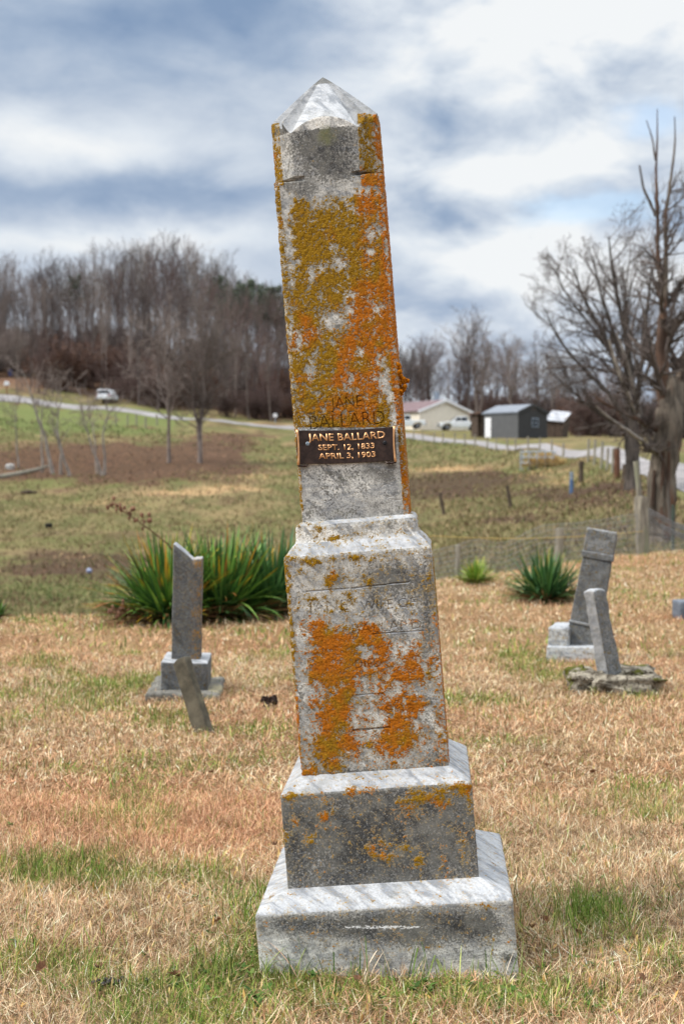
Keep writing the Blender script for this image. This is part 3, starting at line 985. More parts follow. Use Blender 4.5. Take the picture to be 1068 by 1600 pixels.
PC = on_face(541, 696.5, -HS - .003)
PROT = Matrix.Translation(PC) @ Matrix.Rotation(R(2.6), 4, 'Y')      # hangs a little out of square with the stone
PROTI = PROT.inverted()
pw, ph = 0.131, 0.0495


def plq(x, z):
    return Vector((x, -0.004 - 0.007 * (x / pw) ** 4, z - 0.0035 * (1 - (x / pw) ** 2) + 0.001))


bm = bmesh.new()
nx_, nz_ = 40, 10
grid = [[bm.verts.new(PROT @ plq(-pw + 2 * pw * i / nx_, -ph + 2 * ph * j / nz_)) for i in range(nx_ + 1)] for j in range(nz_ + 1)]
fc = [bm.faces.new([grid[j][i], grid[j][i + 1], grid[j + 1][i + 1], grid[j + 1][i]]) for j in range(nz_) for i in range(nx_)]
ret = bmesh.ops.extrude_face_region(bm, geom=fc)
for v in [e for e in ret['geom'] if isinstance(e, bmesh.types.BMVert)]:
    v.co += Vector((0, 0.005, 0))
bmesh.ops.recalc_face_normals(bm, faces=bm.faces)
me = bpy.data.meshes.new("plaque")
bm.to_mesh(me)
bm.free()
plaque = link("plaque", me, MAT_BRZ, mon)
plaque["label"] = "dark bronze scroll shaped plaque with raised copper lettering"
bev = plaque.modifiers.new("bevel", 'BEVEL')
bev.width = .0012
bev.segments = 2
bev.limit_method = 'ANGLE'
for s in (-1, 1):
    b = MB()
    pts = [PROT @ Vector((s * (pw + .0095 + .004 * k * k * 0 + .003 * (abs(t) ** 2)), -.0135, t * ph * 1.06)) for k, t in enumerate(np.linspace(-1, 1, 9))]
    b.tube(pts, [.0042, .0034, .0028, .0026, .0026, .0026, .0028, .0034, .0042], 10)
    b.build("scroll_rod", MAT_COP, plaque, smooth=True)
    b = MB()
    q4 = [PROT @ Vector((s * (pw + dx_), 0, q * ph * k_)) for dx_, q, k_ in ((-.001, -1, 1), (-.001, 1, 1), (.015, 1, 1.03), (.015, -1, 1.03))]
    b.prism([(q.x, q.z) for q in q4], PC.y - .012, PC.y)
    # the end of the scroll rolls under
    cx_ = s * (pw - .004)
    for x0, r_ in ((s * (pw + .010), .0042), (s * (pw - .006), .0036)):
        b.ball(PROT @ Vector((x0, -.009, -ph - .004)), r_, 12, (1.3, 1.2, 1))
    b.tube([PROT @ Vector((s * (pw + .012), -.008, -ph - .0035)), PROT @ Vector((s * (pw), -.010, -ph - .0065)), PROT @ Vector((s * (pw - .012), -.009, -ph - .0055)), PROT @ Vector((s * (pw - .017), -.006, -ph - .002))], [.003, .0034, .0032, .002], 8)
    b.build("scroll_end", MAT_BRZ, plaque, smooth=False)
LT = [("JANE BALLARD", 541, 683, 0.0205, 0.228, .012), ("SEPT. 12, 1833", 541, 697.8, 0.0158, 0.166, .012), ("APRIL 3, 1903", 542, 711.2, 0.0158, 0.168, .012)]
for body, x, y, h, w, off in LT:
    me = text_geo(body, h, off, 0.0011 / h * .0, 1.0, w)
    bm = bmesh.new()
    bm.from_mesh(me)
    ret = bmesh.ops.extrude_face_region(bm, geom=list(bm.faces))
    for v in [e for e in ret['geom'] if isinstance(e, bmesh.types.BMVert)]:
        v.co.z += 0.0016
    bmesh.ops.recalc_face_normals(bm, faces=bm.faces)
    c = PROTI @ on_face(x, y, -HS - .007)
    for v in bm.verts:
        q = Vector((c.x + v.co.x, 0, c.z + v.co.y))
        b_ = plq(q.x, q.z)
        v.co = PROT @ Vector((b_.x, b_.y - v.co.z + .0004, b_.z))
    bm.to_mesh(me)
    bm.free()
    link("lettering", me, MAT_COP, plaque)
for x, y, mt, lb in ((480.5, 693.5, MAT_ZINC, "bright zinc screw"), (601, 692, MAT_BLKS, "dark screw")):
    c = PROTI @ on_face(x, y, -HS - .008)
    b = MB()
    b.tube([PROT @ Vector((c.x, -.003, c.z)), PROT @ Vector((c.x, -.0095, c.z)), PROT @ Vector((c.x, -.0112, c.z))], [.0062, .0062, .004], 16)
    sc_ = b.build("screw", mt, plaque)
    sc_["label"] = lb

# ------------------------------------------------------------------ smaller gravestones
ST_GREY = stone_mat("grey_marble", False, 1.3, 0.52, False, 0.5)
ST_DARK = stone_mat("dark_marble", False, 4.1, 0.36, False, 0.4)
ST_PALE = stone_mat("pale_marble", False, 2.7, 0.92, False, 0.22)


def lichened_stone(name, seed, tone, dark, lich, x0):
    """grey stone with a streak of orange lichen towards +x"""
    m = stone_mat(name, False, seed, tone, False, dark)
    g = G.__new__(G)
    g.nt = m.node_tree
    pb = [n for n in g.nt.nodes if n.type == 'BSDF_PRINCIPLED'][0]
    src = pb.inputs['Base Color'].links[0].from_socket
    oc = g.n('ShaderNodeTexCoord').outputs['Object']
    s = g.n('ShaderNodeSeparateXYZ')
    g.put(s.inputs[0], oc)
    k = g.ss(s.outputs[0], x0, x0 + .05)
    f = g.add(g.mul(k, lich), g.add(g.mul(g.sub(g.noise(oc, 14, 5, .65), .5), 2.0), g.mul(g.sub(g.noise(oc, 110, 5, .7), .5), 3.2)))
    c = g.mix(g.mul(g.ss(f, .4, .75), .85), src, lin(146, 104, 34))
    g.put(pb.inputs['Base Color'], c)
    return m


def weathered_box(name, w, d, z0, z1, mat, parent, bevel=0.008, top=None, seed=0, amt=0.004, taper=0.0, xf=None):
    """box with worn corners; top(x, y) may give the height of its upper face"""
    n = 14
    nzz = max(6, int((z1 - z0) / 0.04))
    prof = [(0, z0), (0, z1 - bevel), (bevel * .3, z1 - bevel * .3), (bevel, z1)]
    k = 6
    prof += [(bevel + (min(w, d) / 2 - bevel) * i / k * .98, z1) for i in range(1, k + 1)]
    pr = densify(prof, (z1 - z0) / nzz)
    rows = []
    for ins, z in pr:
        t = (z - z0) / (z1 - z0)
        lp = sq_loop(0.5, 0.03, (n, n, n, n))
        hw, hd = max(w / 2 * (1 - taper * t) - ins, .001), max(d / 2 * (1 - taper * t) - ins, .001)
        lp = lp * np.array([2 * hw, 2 * hd])
        zz = np.full(len(lp), z)
        if top is not None and t > .5:
            zt = top(lp[:, 0], lp[:, 1])
            zz = z0 + (z - z0) * (1 + (zt - z1) / (z1 - z0) * (t - .5) / .5)
        rows.append(np.concatenate([lp, zz[:, None]], 1))
    V = np.array(rows)
    nv = vnoise(V[..., 0] * 12 + V[..., 2] * 7 + 20, V[..., 1] * 12 + V[..., 2] * 9 + 20, 30 + seed, 3) - .5
    V[..., :2] += np.sign(V[..., :2]) * (nv * amt * 2)[..., None]
    V[..., 2] += nv * amt * (V[..., 2] > z0 + .02)
    nr, nl = V.shape[:2]
    idx = np.arange(nr * nl).reshape(nr, nl)
    nx = np.roll(idx, -1, 1)
    Q = np.stack([idx[:-1], nx[:-1], nx[1:], idx[1:]], -1).reshape(-1, 4)
    V = V.reshape(-1, 3)
    if xf is not None:
        V = (np.c_[V, np.ones(len(V))] @ np.array(xf).T)[:, :3]
    return link(name, mesh_np(name, V, Q), mat, parent, True)


ST_BASE = simple_mat("rough_base_stone", lin(120, 118, 112), lin(84, 82, 76), 18, .95, c3=lin(146, 138, 112), bump_s=.6, bump_d=.01)
p = at(290, 8.95)
t = thing("gravestone", "broken grey grave pillar with slanted top, on two blocks before the left yuccas", "gravestone", p, (R(1.5), R(1.2), R(2)))
weathered_box("base_slab", .45, .62, -.08, .055, ST_BASE, t, .02, seed=1, amt=.016)
weathered_box("plinth", .29, .42, .058, .228, ST_DARK, t, .008, seed=2)
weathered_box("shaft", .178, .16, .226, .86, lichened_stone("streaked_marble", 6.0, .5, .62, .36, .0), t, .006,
              top=lambda x, y: .955 - np.clip(x + .089, 0, .13) * .82 + np.where(x > .045, .012, 0), seed=3)

p = at(318, 7.66)
t = thing("footstone", "small weathered slate footstone leaning hard to the left in front of the broken pillar", "gravestone", p, (R(-6), R(-27), R(-32)))
weathered_box("tablet", .092, .05, -.12, .43, simple_mat("mossy_slate", lin(96, 90, 76), lin(62, 58, 48), 9, .9, c3=lin(120, 112, 84), bump_s=.5, bump_d=.004), t, .006,
              top=lambda x, y: .43 - .35 * np.clip(-x - .01, 0, 1) ** 1.0 * .8 - .1 * np.clip(x, 0, 1), seed=4, amt=.006)

p = at(903, 10.55)
t = thing("gravestone", "tall banded grey headstone tipping right, on a pale block beside a yucca", "gravestone", p, (0, 0, R(-16)))
weathered_box("base_slab", .42, .36, -.08, .115, ST_PALE, t, .012, seed=5, amt=.006)
weathered_box("socket", .15, .34, .112, .255, ST_PALE, t, .02, seed=6, amt=.006, xf=Matrix.Translation((-.125, .03, 0)))
xf = Matrix.Translation((.03, 0, .105)) @ Matrix.Rotation(R(9.5), 4, 'Y') @ Matrix.Rotation(R(-4), 4, 'X')
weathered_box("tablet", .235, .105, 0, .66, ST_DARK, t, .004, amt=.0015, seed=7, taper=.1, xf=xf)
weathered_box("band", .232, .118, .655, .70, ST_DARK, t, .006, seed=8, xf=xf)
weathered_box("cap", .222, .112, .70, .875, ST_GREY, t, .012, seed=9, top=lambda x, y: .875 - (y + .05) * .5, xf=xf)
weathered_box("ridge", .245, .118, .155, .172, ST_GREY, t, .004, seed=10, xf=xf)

p = at(955, 9.05)
t = thing("gravestone", "short narrow headstone with white top leaning left in a rough mossy rock base", "gravestone", p, (0, 0, 0))
xf = Matrix.Translation((.0, .0, .06)) @ Matrix.Rotation(R(-10.5), 4, 'Y') @ Matrix.Rotation(R(38), 4, 'Z')
weathered_box("tablet", .13, .095, 0, .60, ST_GREY, t, .012, seed=11, taper=.16, top=lambda x, y: .60 - .25 * np.clip(x, 0, 1) - 2.2 * x * x, xf=xf, amt=.006)
rng = random.Random(12)
m, g = new_mat("mossy_rock")
oc = g.n('ShaderNodeTexCoord').outputs['Object']
c = g.mix(g.ss(g.noise(oc, 9, 6, .65), .38, .62), lin(92, 86, 76), lin(164, 156, 140))
c = g.mix(g.ss(g.noise(oc, 30, 5, .7), .52, .62), c, lin(64, 56, 46))
c = g.mix(g.ss(g.noise(g.map(oc, loc=(3, 1, 2)), 7, 5, .6), .52, .6), c, lin(84, 86, 34))
finish(g, c, .95, g.noise(oc, 24, 6, .7), .8, .03, spec=.1)
MAT_ROCK = m


def rock(name, pts_c, size, mat, parent, seed, rough=.18):
    bm = bmesh.new()
    bmesh.ops.create_cube(bm, size=1)
    bmesh.ops.bevel(bm, geom=list(bm.edges), offset=.12, segments=1, affect='EDGES')
    bmesh.ops.subdivide_edges(bm, edges=list(bm.edges), cuts=3, use_grid_fill=True)
    co = np.array([v.co[:] for v in bm.verts])
    n = np.stack([vnoise(co[:, 0] * 3 + co[:, 2] * 2 + 9 * k + 30, co[:, 1] * 3 + co[:, 2] * 3 + 30, seed + k, 4) - .5 for k in range(3)], 1)
    co = (co + n * rough * 2.2) * np.array(size) + np.array(pts_c)
    for v, c_ in zip(bm.verts, co):
        v.co = c_
    me = bpy.data.meshes.new(name)
    bm.to_mesh(me)
    bm.free()
    return link(name, me, mat, parent, False)


rock("rock", (.08, -.09, .045), (.42, .22, .13), MAT_ROCK, t, 40)
rock("rock", (-.17, .03, .06), (.2, .34, .14), MAT_ROCK, t, 44)
rock("rock", (.17, .12, .06), (.26, .25, .14), MAT_ROCK, t, 48)

p = at(1078, 13.5)
t = thing("gravestone", "low blue grey grave block cut off by the right edge of the picture", "gravestone", p, (0, 0, R(4)))
weathered_box("block", .27, .26, -.05, .165, simple_mat("blue_granite", lin(108, 116, 126), lin(84, 92, 104), 30, .7), t, .012, seed=14)
p = at(452, 17.0)
t = thing("gravestone", "pale marble headstone top showing above the yucca just left of the tall pillar", "gravestone", p, (0, 0, R(3)))
weathered_box("tablet", .17, .10, -.05, .62, ST_GREY, t, .02, seed=15)

# ------------------------------------------------------------------ ribbons: grass and yucca leaves


def blades(root, azim, length, width, lean, curl, segs=3, twist=None, fold=False):
    """ribbon blades; returns vertices, quads, tris, blade index per vertex, t per vertex"""
    N = len(root)
    t = np.linspace(0, 1, segs + 1)
    ang = lean[:, None] + curl[:, None] * t[None, :]                        # angle from vertical along the blade
    ds = length[:, None] / segs
    hx = np.concatenate([np.zeros((N, 1)), np.cumsum(np.sin(ang[:, :-1] + curl[:, None] / segs / 2) * ds, 1)], 1)
    hz = np.concatenate([np.zeros((N, 1)), np.cumsum(np.cos(ang[:, :-1] + curl[:, None] / segs / 2) * ds, 1)], 1)
    ca, sa = np.cos(azim)[:, None], np.sin(azim)[:, None]
    cx = root[:, 0:1] + hx * ca
    cy = root[:, 1:2] + hx * sa
    cz = root[:, 2:3] + hz
    prof = np.array([1 - 0.0 * q if q < .6 else max(1 - ((q - .6) / .4) ** 1.3, 0.0) for q in t])
    if fold:
        prof = np.array([.75 + .25 * min(1, q * 4) if q < .45 else max(1 - ((q - .45) / .55) ** 1.5, 0.02) for q in t])
    w = width[:, None] * prof[None, :] * .5
    pa = azim + math.pi / 2 + (twist if twist is not None else 0)
    wx, wy = np.cos(pa)[:, None] * w, np.sin(pa)[:, None] * w
    L = np.stack([cx - wx, cy - wy, cz], -1)
    Rr = np.stack([cx + wx, cy + wy, cz], -1)
    if fold:
        up = w * .55
        L[..., 2] += up * np.sin(ang).clip(0.2, 1)
        Rr[..., 2] += up * np.sin(ang).clip(0.2, 1)
        Mi = np.stack([cx, cy, cz], -1)
        V = np.stack([L, Mi, Rr], 2).reshape(-1, 3)
        k = 3
        base = (np.arange(N) * (segs + 1) * 3)[:, None, None]
        r = (np.arange(segs) * 3)[None, :, None]
        q1 = base + r + np.array([0, 1, 4, 3])
        q2 = base + r + np.array([1, 2, 5, 4])
        Q = np.concatenate([q1.reshape(-1, 4), q2.reshape(-1, 4)])
        return V, Q, None, np.repeat(np.arange(N), (segs + 1) * 3), np.tile(np.repeat(t, 3), N)
    body = np.stack([L[:, :-1], Rr[:, :-1]], 2).reshape(N, -1, 3)
    tip = np.stack([cx[:, -1], cy[:, -1], cz[:, -1]], -1)[:, None]
    V = np.concatenate([body, tip], 1)
    nv = 2 * segs + 1
    base = (np.arange(N) * nv)[:, None, None]
    r = (np.arange(segs - 1) * 2)[None, :, None]
    Q = (base + r + np.array([0, 1, 3, 2])).reshape(-1, 4)
    T = (base[:, 0] + np.array([2 * segs - 2, 2 * segs - 1, 2 * segs]))
    return V.reshape(-1, 3), Q, T, np.repeat(np.arange(N), nv), np.tile(np.concatenate([np.repeat(t[:-1], 2), [1]]), N)


def leaf_mat(name, rough=.7, trans=.25, spec=.25):
    m, g = new_mat(name)
    finish(g, g.attr("tint", 'Color'), rough, spec=spec, trans=trans)
    return m


MAT_BLADE = leaf_mat("grass_blade", .75, .18, .15)
MAT_YUCCA = leaf_mat("yucca_leaf", .5, .12, .35)
LC = lambda *a: np.array([lin(*c) for c in a])
STRAW = LC((202, 174, 146), (218, 196, 168), (188, 154, 126), (230, 214, 190), (172, 144, 118), (208, 170, 142), (140, 116, 94), (238, 226, 204), (118, 94, 74))
RUSSET = LC((210, 164, 136), (222, 178, 148), (194, 146, 118), (228, 192, 164), (172, 128, 102), (216, 184, 158), (136, 98, 76))
GREEN = LC((92, 122, 50), (114, 142, 66), (76, 106, 42), (136, 156, 82), (100, 130, 56), (154, 166, 98))
OLIVE = LC((162, 156, 92), (150, 148, 84), (178, 164, 104), (136, 140, 72))

rs = np.random.RandomState(3)
GP = [(380, 1450, 60, 50, 1.3), (330, 1400, 60, 40, .6), (870, 1440, 90, 55, .9), (840, 1520, 60, 40, .9), (300, 1500, 120, 60, .55), (600, 1560, 240, 30, .9), (200, 1560, 160, 30, .5), (960, 1570, 120, 30, .5), (430, 1530, 60, 25, .9), (800, 1555, 120, 30, .6), (1000, 1530, 100, 60, .45), (60, 1370, 80, 40, .6), (200, 1400, 100, 40, .35),
      (120, 1110, 130, 30, .75), (60, 1080, 80, 20, .5), (800, 1045, 90, 25, .6), (860, 1085, 60, 20, .4), (760, 930, 60, 14, .45), (1000, 940, 60, 16, .5), (380, 1000, 80, 20, .4), (80, 985, 140, 12, .8), (1000, 1095, 80, 14, .35), (740, 1000, 60, 20, .4), (290, 1140, 60, 14, .5), (980, 905, 100, 8, .4)]
RP = [(200, 1260, 260, 70, .9), (340, 1300, 120, 50, .8), (860, 1230, 260, 60, .55), (150, 1010, 200, 25, .7), (780, 1120, 150, 30, .5), (900, 1130, 200, 20, .4), (330, 1010, 100, 20, .5), (950, 880, 100, 12, .7), (850, 980, 60, 20, .4)]


def lawn_patch(name, label, N, y0, y1, lmin, lmax, wmul, green_mul, seed, margin=1.12, segs=3):
    rs = np.random.RandomState(seed)
    y = np.sqrt(rs.rand(N) * (y1 ** 2 - y0 ** 2) + y0 ** 2)
    x = (rs.rand(N) * 2 - 1) * y * (534 / F) * margin
    n2 = int(N * .42)                                        # thinner cover to either side of the view
    y = np.concatenate([y, np.sqrt(rs.rand(n2) * (y1 ** 2 - y0 ** 2) + y0 ** 2)])
    x2 = (rs.rand(n2) * (2.3 - margin) + margin) * y[N:] * (534 / F) * np.where(rs.rand(n2) < .5, -1, 1)
    x = np.concatenate([x, x2])
    N = len(x)
    # clear of the stones
    lx = (x - .153) * math.cos(R(3.6)) - (y - 4.3665) * math.sin(R(3.6))
    ly = (x - .153) * math.sin(R(3.6)) + (y - 4.3665) * math.cos(R(3.6))
    ok = ~((np.abs(lx + .0) < .362) & (np.abs(ly) < .362))
    a = CX + F * x / y
    cr = np.interp(a, COLS, CREST)
    wob = (vnoise(x * .35, y * .35, 11, 4) - .5) * 4
    ok &= y < cr + wob + 1.5
    x, y = x[ok], y[ok]
    z = gz(x, y)
    N = len(x)
    px, py = proj(np.stack([x, y, z], 1))
    pn = vnoise(x * 2.2, y * 2.2, 51, 4)
    pn2 = vnoise(x * .9, y * .9, 52, 4)
    gm = blob(px + (pn2 - .5) * 160, py + (pn - .5) * 110, GP) * .42 + (pn - .5) * 1.3 - .02
    gm = np.clip(gm, 0.02, .5) * green_mul
    rm = np.clip(blob(px, py, RP) + (pn2 - .5) * 1.4 + .15, 0, 1)
    isg = rs.rand(N) < gm
    iso = (~isg) & (rs.rand(N) < np.clip(gm * .9 + .05, 0, .5))
    tint = STRAW[rs.randint(0, len(STRAW), N)]
    rr = rs.rand(N) < rm
    tint[rr] = RUSSET[rs.randint(0, len(RUSSET), rr.sum())]
    tint[isg] = GREEN[rs.randint(0, len(GREEN), isg.sum())]
    tint[iso] = OLIVE[rs.randint(0, len(OLIVE), iso.sum())]
    tint *= (0.5 + .85 * rs.rand(N) ** 1.1)[:, None] * (0.72 + .66 * vnoise(x * 6, y * 6, 54, 4))[:, None]  # patchy darkening of the tint stands in for shade in thatch gaps
    tuft = vnoise(x * 9, y * 9, 53, 3)
    ln = (lmin + (lmax - lmin) * rs.rand(N) ** 1.6) * (.55 + .9 * tuft)
    ln[isg] *= 1.25
    ln[isg] += .05 * np.clip(blob(px[isg], py[isg], [(380, 1450, 50, 50, 1), (870, 1440, 70, 45, 1), (820, 1480, 25, 90, 1), (420, 1520, 60, 16, 1), (700, 1540, 120, 16, .8)]), 0, 1) * rs.rand(isg.sum()) * 2
    fr_ = (np.abs(px - 605) < 235) & (py > 1475) & (py < 1575)
    ln[fr_ & (rs.rand(N) < .9)] *= .5
    wd = (.0014 + .0019 * rs.rand(N)) * wmul
    wd[isg] *= 1.3
    az_ = rs.rand(N) * 6.283
    lean = np.abs(rs.randn(N)) * .55 + .12
    lie = (~isg) & (rs.rand(N) < .55)
    lean[lie] = 1.05 + .45 * rs.rand(lie.sum())
    lean[isg] = np.abs(rs.randn(isg.sum())) * .55 + .15
    curl = rs.randn(N) * .5 + .45
    curl[lie] = rs.randn(lie.sum()) * .35
    zz = z - .004 + lie * rs.rand(N) * .030
    V, Q, T, bi, tt = blades(np.stack([x, y, zz], 1), az_, ln, wd, lean, curl, segs, rs.rand(N) * 1.0 - .5)
    me = mesh_np(name, V, Q, T)
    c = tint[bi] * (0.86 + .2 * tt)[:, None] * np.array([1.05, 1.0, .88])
    cattr(me, "tint", np.clip(c, 0, .9))
    return tag(link(name, me, MAT_BLADE), label, "grass", kind="stuff")


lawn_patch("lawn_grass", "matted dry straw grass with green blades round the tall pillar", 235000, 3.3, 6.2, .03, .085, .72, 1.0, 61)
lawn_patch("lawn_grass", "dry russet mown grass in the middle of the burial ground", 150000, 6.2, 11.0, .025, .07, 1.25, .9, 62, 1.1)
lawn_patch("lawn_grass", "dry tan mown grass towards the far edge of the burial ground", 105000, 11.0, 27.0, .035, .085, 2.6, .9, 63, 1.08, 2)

rs = np.random.RandomState(17)
N = 215000
y = np.exp(math.log(24) + rs.rand(N) * math.log(150 / 24))
x = np.where(np.arange(N) < 170000, 1.0, 1.0 + .5 * rs.rand(N)) * np.where(np.arange(N) < 170000, rs.rand(N) * 2 - 1, np.where(rs.rand(N) < .5, -1, 1)) * y * .27
a = CX + F * x / y
keep_ = y > np.interp(a, COLS, CREST) + 3
keep_ &= ~((y > np.interp(a, RA, RN) - 1.0))
x, y = x[keep_], y[keep_]
N = len(x)
z = gz(x, y)
px, py = proj(np.stack([x, y, z], 1))
zg = blob(px, py, [(60, 655, 200, 24, 1.2), (220, 662, 60, 18, .9), (60, 930, 90, 25, .5), (160, 925, 70, 16, .3), (700, 705, 90, 14, .4), (720, 690, 90, 6, .4), (1060, 760, 40, 40, .4)])
zl = blob(px, py, [(120, 730, 170, 22, 1.1), (230, 715, 120, 26, 1.0), (300, 715, 70, 18, .8), (340, 690, 60, 12, .5), (110, 880, 110, 22, .7), (725, 751, 85, 13, 1.0), (885, 777, 90, 15, .95), (830, 812, 130, 13, .7), (690, 768, 55, 13, .9), (960, 765, 40, 12, .7)])
nn = vnoise(x * .35, y * .2, 71, 4)
k = zl + (nn - .5) * 2.6
tint = LC((136, 128, 90), (152, 136, 102), (120, 118, 78), (166, 146, 112), (108, 108, 68), (130, 114, 84))[rs.randint(0, 6, N)]
isg = rs.rand(N) < np.clip(zg + (nn - .5) * .8 + .12, 0, .9)
tint[isg] = LC((90, 104, 58), (108, 120, 72), (80, 94, 50), (120, 128, 82))[rs.randint(0, 4, isg.sum())]
isl = rs.rand(N) < np.clip(k, 0, .95)
zt_ = blob(px, py, [(290, 770, 70, 4, .8), (340, 762, 60, 4, .7), (390, 745, 60, 4, .5), (430, 720, 50, 5, .5), (180, 787, 50, 4, .6), (700, 734, 70, 5, .9), (110, 871, 40, 4, .9), (860, 750, 50, 12, .5)])
iss = rs.rand(N) < zt_
tint[iss] = lin(196, 166, 124)
tint[isl] = LC((88, 68, 54), (108, 84, 66), (70, 54, 44), (124, 98, 78))[rs.randint(0, 4, isl.sum())]
tint *= (.7 + .4 * rs.rand(N))[:, None]
sel = rs.rand(N) > np.clip(zl + (nn - .5) * 2.2, 0, 1) * .9
x, y, z, tint = x[sel], y[sel], z[sel], tint[sel]
N = len(x)
V, Q, T, bi, tt = blades(np.stack([x, y, z - .03], 1), rs.rand(N) * 6.28, (.10 + .18 * rs.rand(N) * vnoise(x * .8, y * .8, 72, 2) * 1.6) * .8 * (1 + y / 140), .016 + y * .0008 * rs.rand(N), .3 + rs.rand(N), .4 * rs.randn(N), 2, rs.rand(N))
me = mesh_np("pasture_grass", V, Q, T)
cattr(me, "tint", tint[bi])
tag(link("pasture_grass", me, MAT_BLADE), "rough olive and brown tufts covering the pasture hillside", "grass", kind="stuff")

# dry seed heads and long stems among the near grass
rs = np.random.RandomState(8)
N = 420
y = np.sqrt(rs.rand(N) * (5.2 ** 2 - 3.4 ** 2) + 3.4 ** 2)
x = (rs.rand(N) * 2 - 1) * y * .26
lx, ly = x - .153, y - 4.3665
ok = ~((np.abs(lx) < .40) & (np.abs(ly) < .42))
x, y = x[ok], y[ok]
N = len(x)
V, Q, T, bi, tt = blades(np.stack([x, y, gz(x, y) + .02], 1), rs.rand(N) * 6.28, .022 + .014 * rs.rand(N), .0055 + .003 * rs.rand(N), rs.rand(N) * 1.2, rs.randn(N) * .3, 3)
me = mesh_np("grass_seed_heads", V, Q, T)
cattr(me, "tint", (LC((214, 182, 118), (200, 160, 96), (222, 196, 140))[rs.randint(0, 3, N)])[bi])
tag(link("grass_seed_heads", me, MAT_BLADE), "pale dry foxtail seed heads scattered through the near grass", "grass", kind="stuff")


# long green and straw blades leaning against the foot of the pillar, and low broad weeds
rs = np.random.RandomState(33)
n = 150
side = rs.rand(n)
u_ = rs.rand(n) * .76 - .38
lx = np.where(side < .62, u_, np.where(side < .82, .385 + .03 * rs.rand(n), -.385 - .03 * rs.rand(n)))
ly = np.where(side < .62, -.385 - .10 * rs.rand(n) ** 1.5, u_)
ca_, sa_ = math.cos(R(-3.6)), math.sin(R(-3.6))
x, y = .153 + lx * ca_ - ly * sa_, 4.3665 + lx * sa_ + ly * ca_
L_ = .05 + .13 * rs.rand(n) ** 1.8
V, Q, T, bi, tt = blades(np.stack([x, y, gz(x, y)], 1), rs.rand(n) * 6.28, L_, .0018 + .0022 * rs.rand(n), .1 + .5 * rs.rand(n), .9 * rs.rand(n), 6, rs.rand(n) - .5)
me = mesh_np("tall_grass", V, Q, T)
tint = np.where((rs.rand(n) < .62)[:, None], GREEN[rs.randint(0, len(GREEN), n)] * .85, STRAW[rs.randint(0, 6, n)])
cattr(me, "tint", tint[bi])
tag(link("tall_grass", me, MAT_BLADE), "longer green and straw blades standing against the foot of the tall pillar", "grass", kind="stuff")
n = 900
y = 3.45 + 2.2 * rs.rand(n)
x = (rs.rand(n) * 2 - 1) * y * .26
lx, ly = x - .153, y - 4.3665
px, py = proj(np.stack([x, y, gz(x, y)], 1))
ok = ~((np.abs(lx) < .39) & (np.abs(ly) < .40)) & (rs.rand(n) < np.clip(blob(px, py, GP) * .8 + (vnoise(x * 3, y * 3, 57, 3) - .5) * 2, 0, 1))
x, y = np.repeat(x[ok], 5), np.repeat(y[ok], 5)
n = len(x)
az_ = rs.rand(n) * 6.28
V, Q, T, bi, tt = blades(np.stack([x, y, gz(x, y) + .012 + .015 * rs.rand(n)], 1), az_, .014 + .016 * rs.rand(n), .007 + .006 * rs.rand(n), .9 + .5 * rs.rand(n), .4 * rs.rand(n), 4, 0 * az_)
me = mesh_np("low_weeds", V, Q, T)
cattr(me, "tint", (LC((70, 98, 44), (88, 116, 54), (58, 82, 38), (104, 124, 66))[rs.randint(0, 4, n)])[bi])
tag(link("low_weeds", me, MAT_BLADE), "low broad leaved weeds in the green patches of the near grass", "weeds", kind="stuff")


def yucca(name, label, x, y, n, ln, wd, seed, pal, tip, tipfrac, rad=.12, group=None, squash=1.0, dead=.24):
    rs = np.random.RandomState(seed)
    az_ = rs.rand(n) * 6.283
    q = rs.rand(n)
    lean = .08 + 1.35 * q ** 1.25
    L = ln * (.6 + .45 * rs.rand(n)) * (1 - .12 * q)
    curl = rs.rand(n) * .5 * (.4 + q) - .08
    bent = rs.rand(n) < .24
    curl[bent] += .8 * rs.rand(bent.sum()) + .3
    root = np.stack([np.cos(az_) * rad * rs.rand(n), np.sin(az_) * rad * rs.rand(n), rs.rand(n) * .1 * ln / .6], 1)
    V, Q, T, bi, tt = blades(root, az_, L, wd * (.75 + .5 * rs.rand(n)), lean, curl, 7, rs.randn(n) * .25, True)
    c = pal[rs.randint(0, len(pal), n)] * (.9 + .9 * rs.rand(n))[:, None]
    c = c[bi]
    tp = (rs.rand(n) < tipfrac)[bi]
    k = np.clip((tt - .45 - .3 * rs.rand(n)[bi]) / .3, 0, 1) * tp
    tc_ = tip[rs.randint(0, len(tip), n)][bi]
    c = c * (1 - k[:, None]) + tc_ * k[:, None]
    V[:, 2] *= squash
    o = thing(name, label, "yucca", (x, y, gz1(x, y) - .01), group=group)
    me = mesh_np("leaves", V, Q)
    cattr(me, "tint", c)
    link("leaves", me, MAT_YUCCA, o, True)
    nd = int(n * dead) + 8
    az_ = rs.rand(nd) * 6.283
    root = np.stack([np.cos(az_) * rad, np.sin(az_) * rad, np.full(nd, .05)], 1)
    V, Q, T, bi, tt = blades(root, az_, ln * (.4 + .4 * rs.rand(nd)), wd * (.5 + .4 * rs.rand(nd)), 1.15 + .35 * rs.rand(nd), .3 * rs.rand(nd), 5, rs.randn(nd) * .6, True)
    me = mesh_np("dead_leaves", V, Q)
    cattr(me, "tint", LC((128, 96, 66), (158, 126, 90), (92, 66, 46))[rs.randint(0, 3, nd)][bi])
    link("dead_leaves", me, MAT_YUCCA, o, True)
    return o


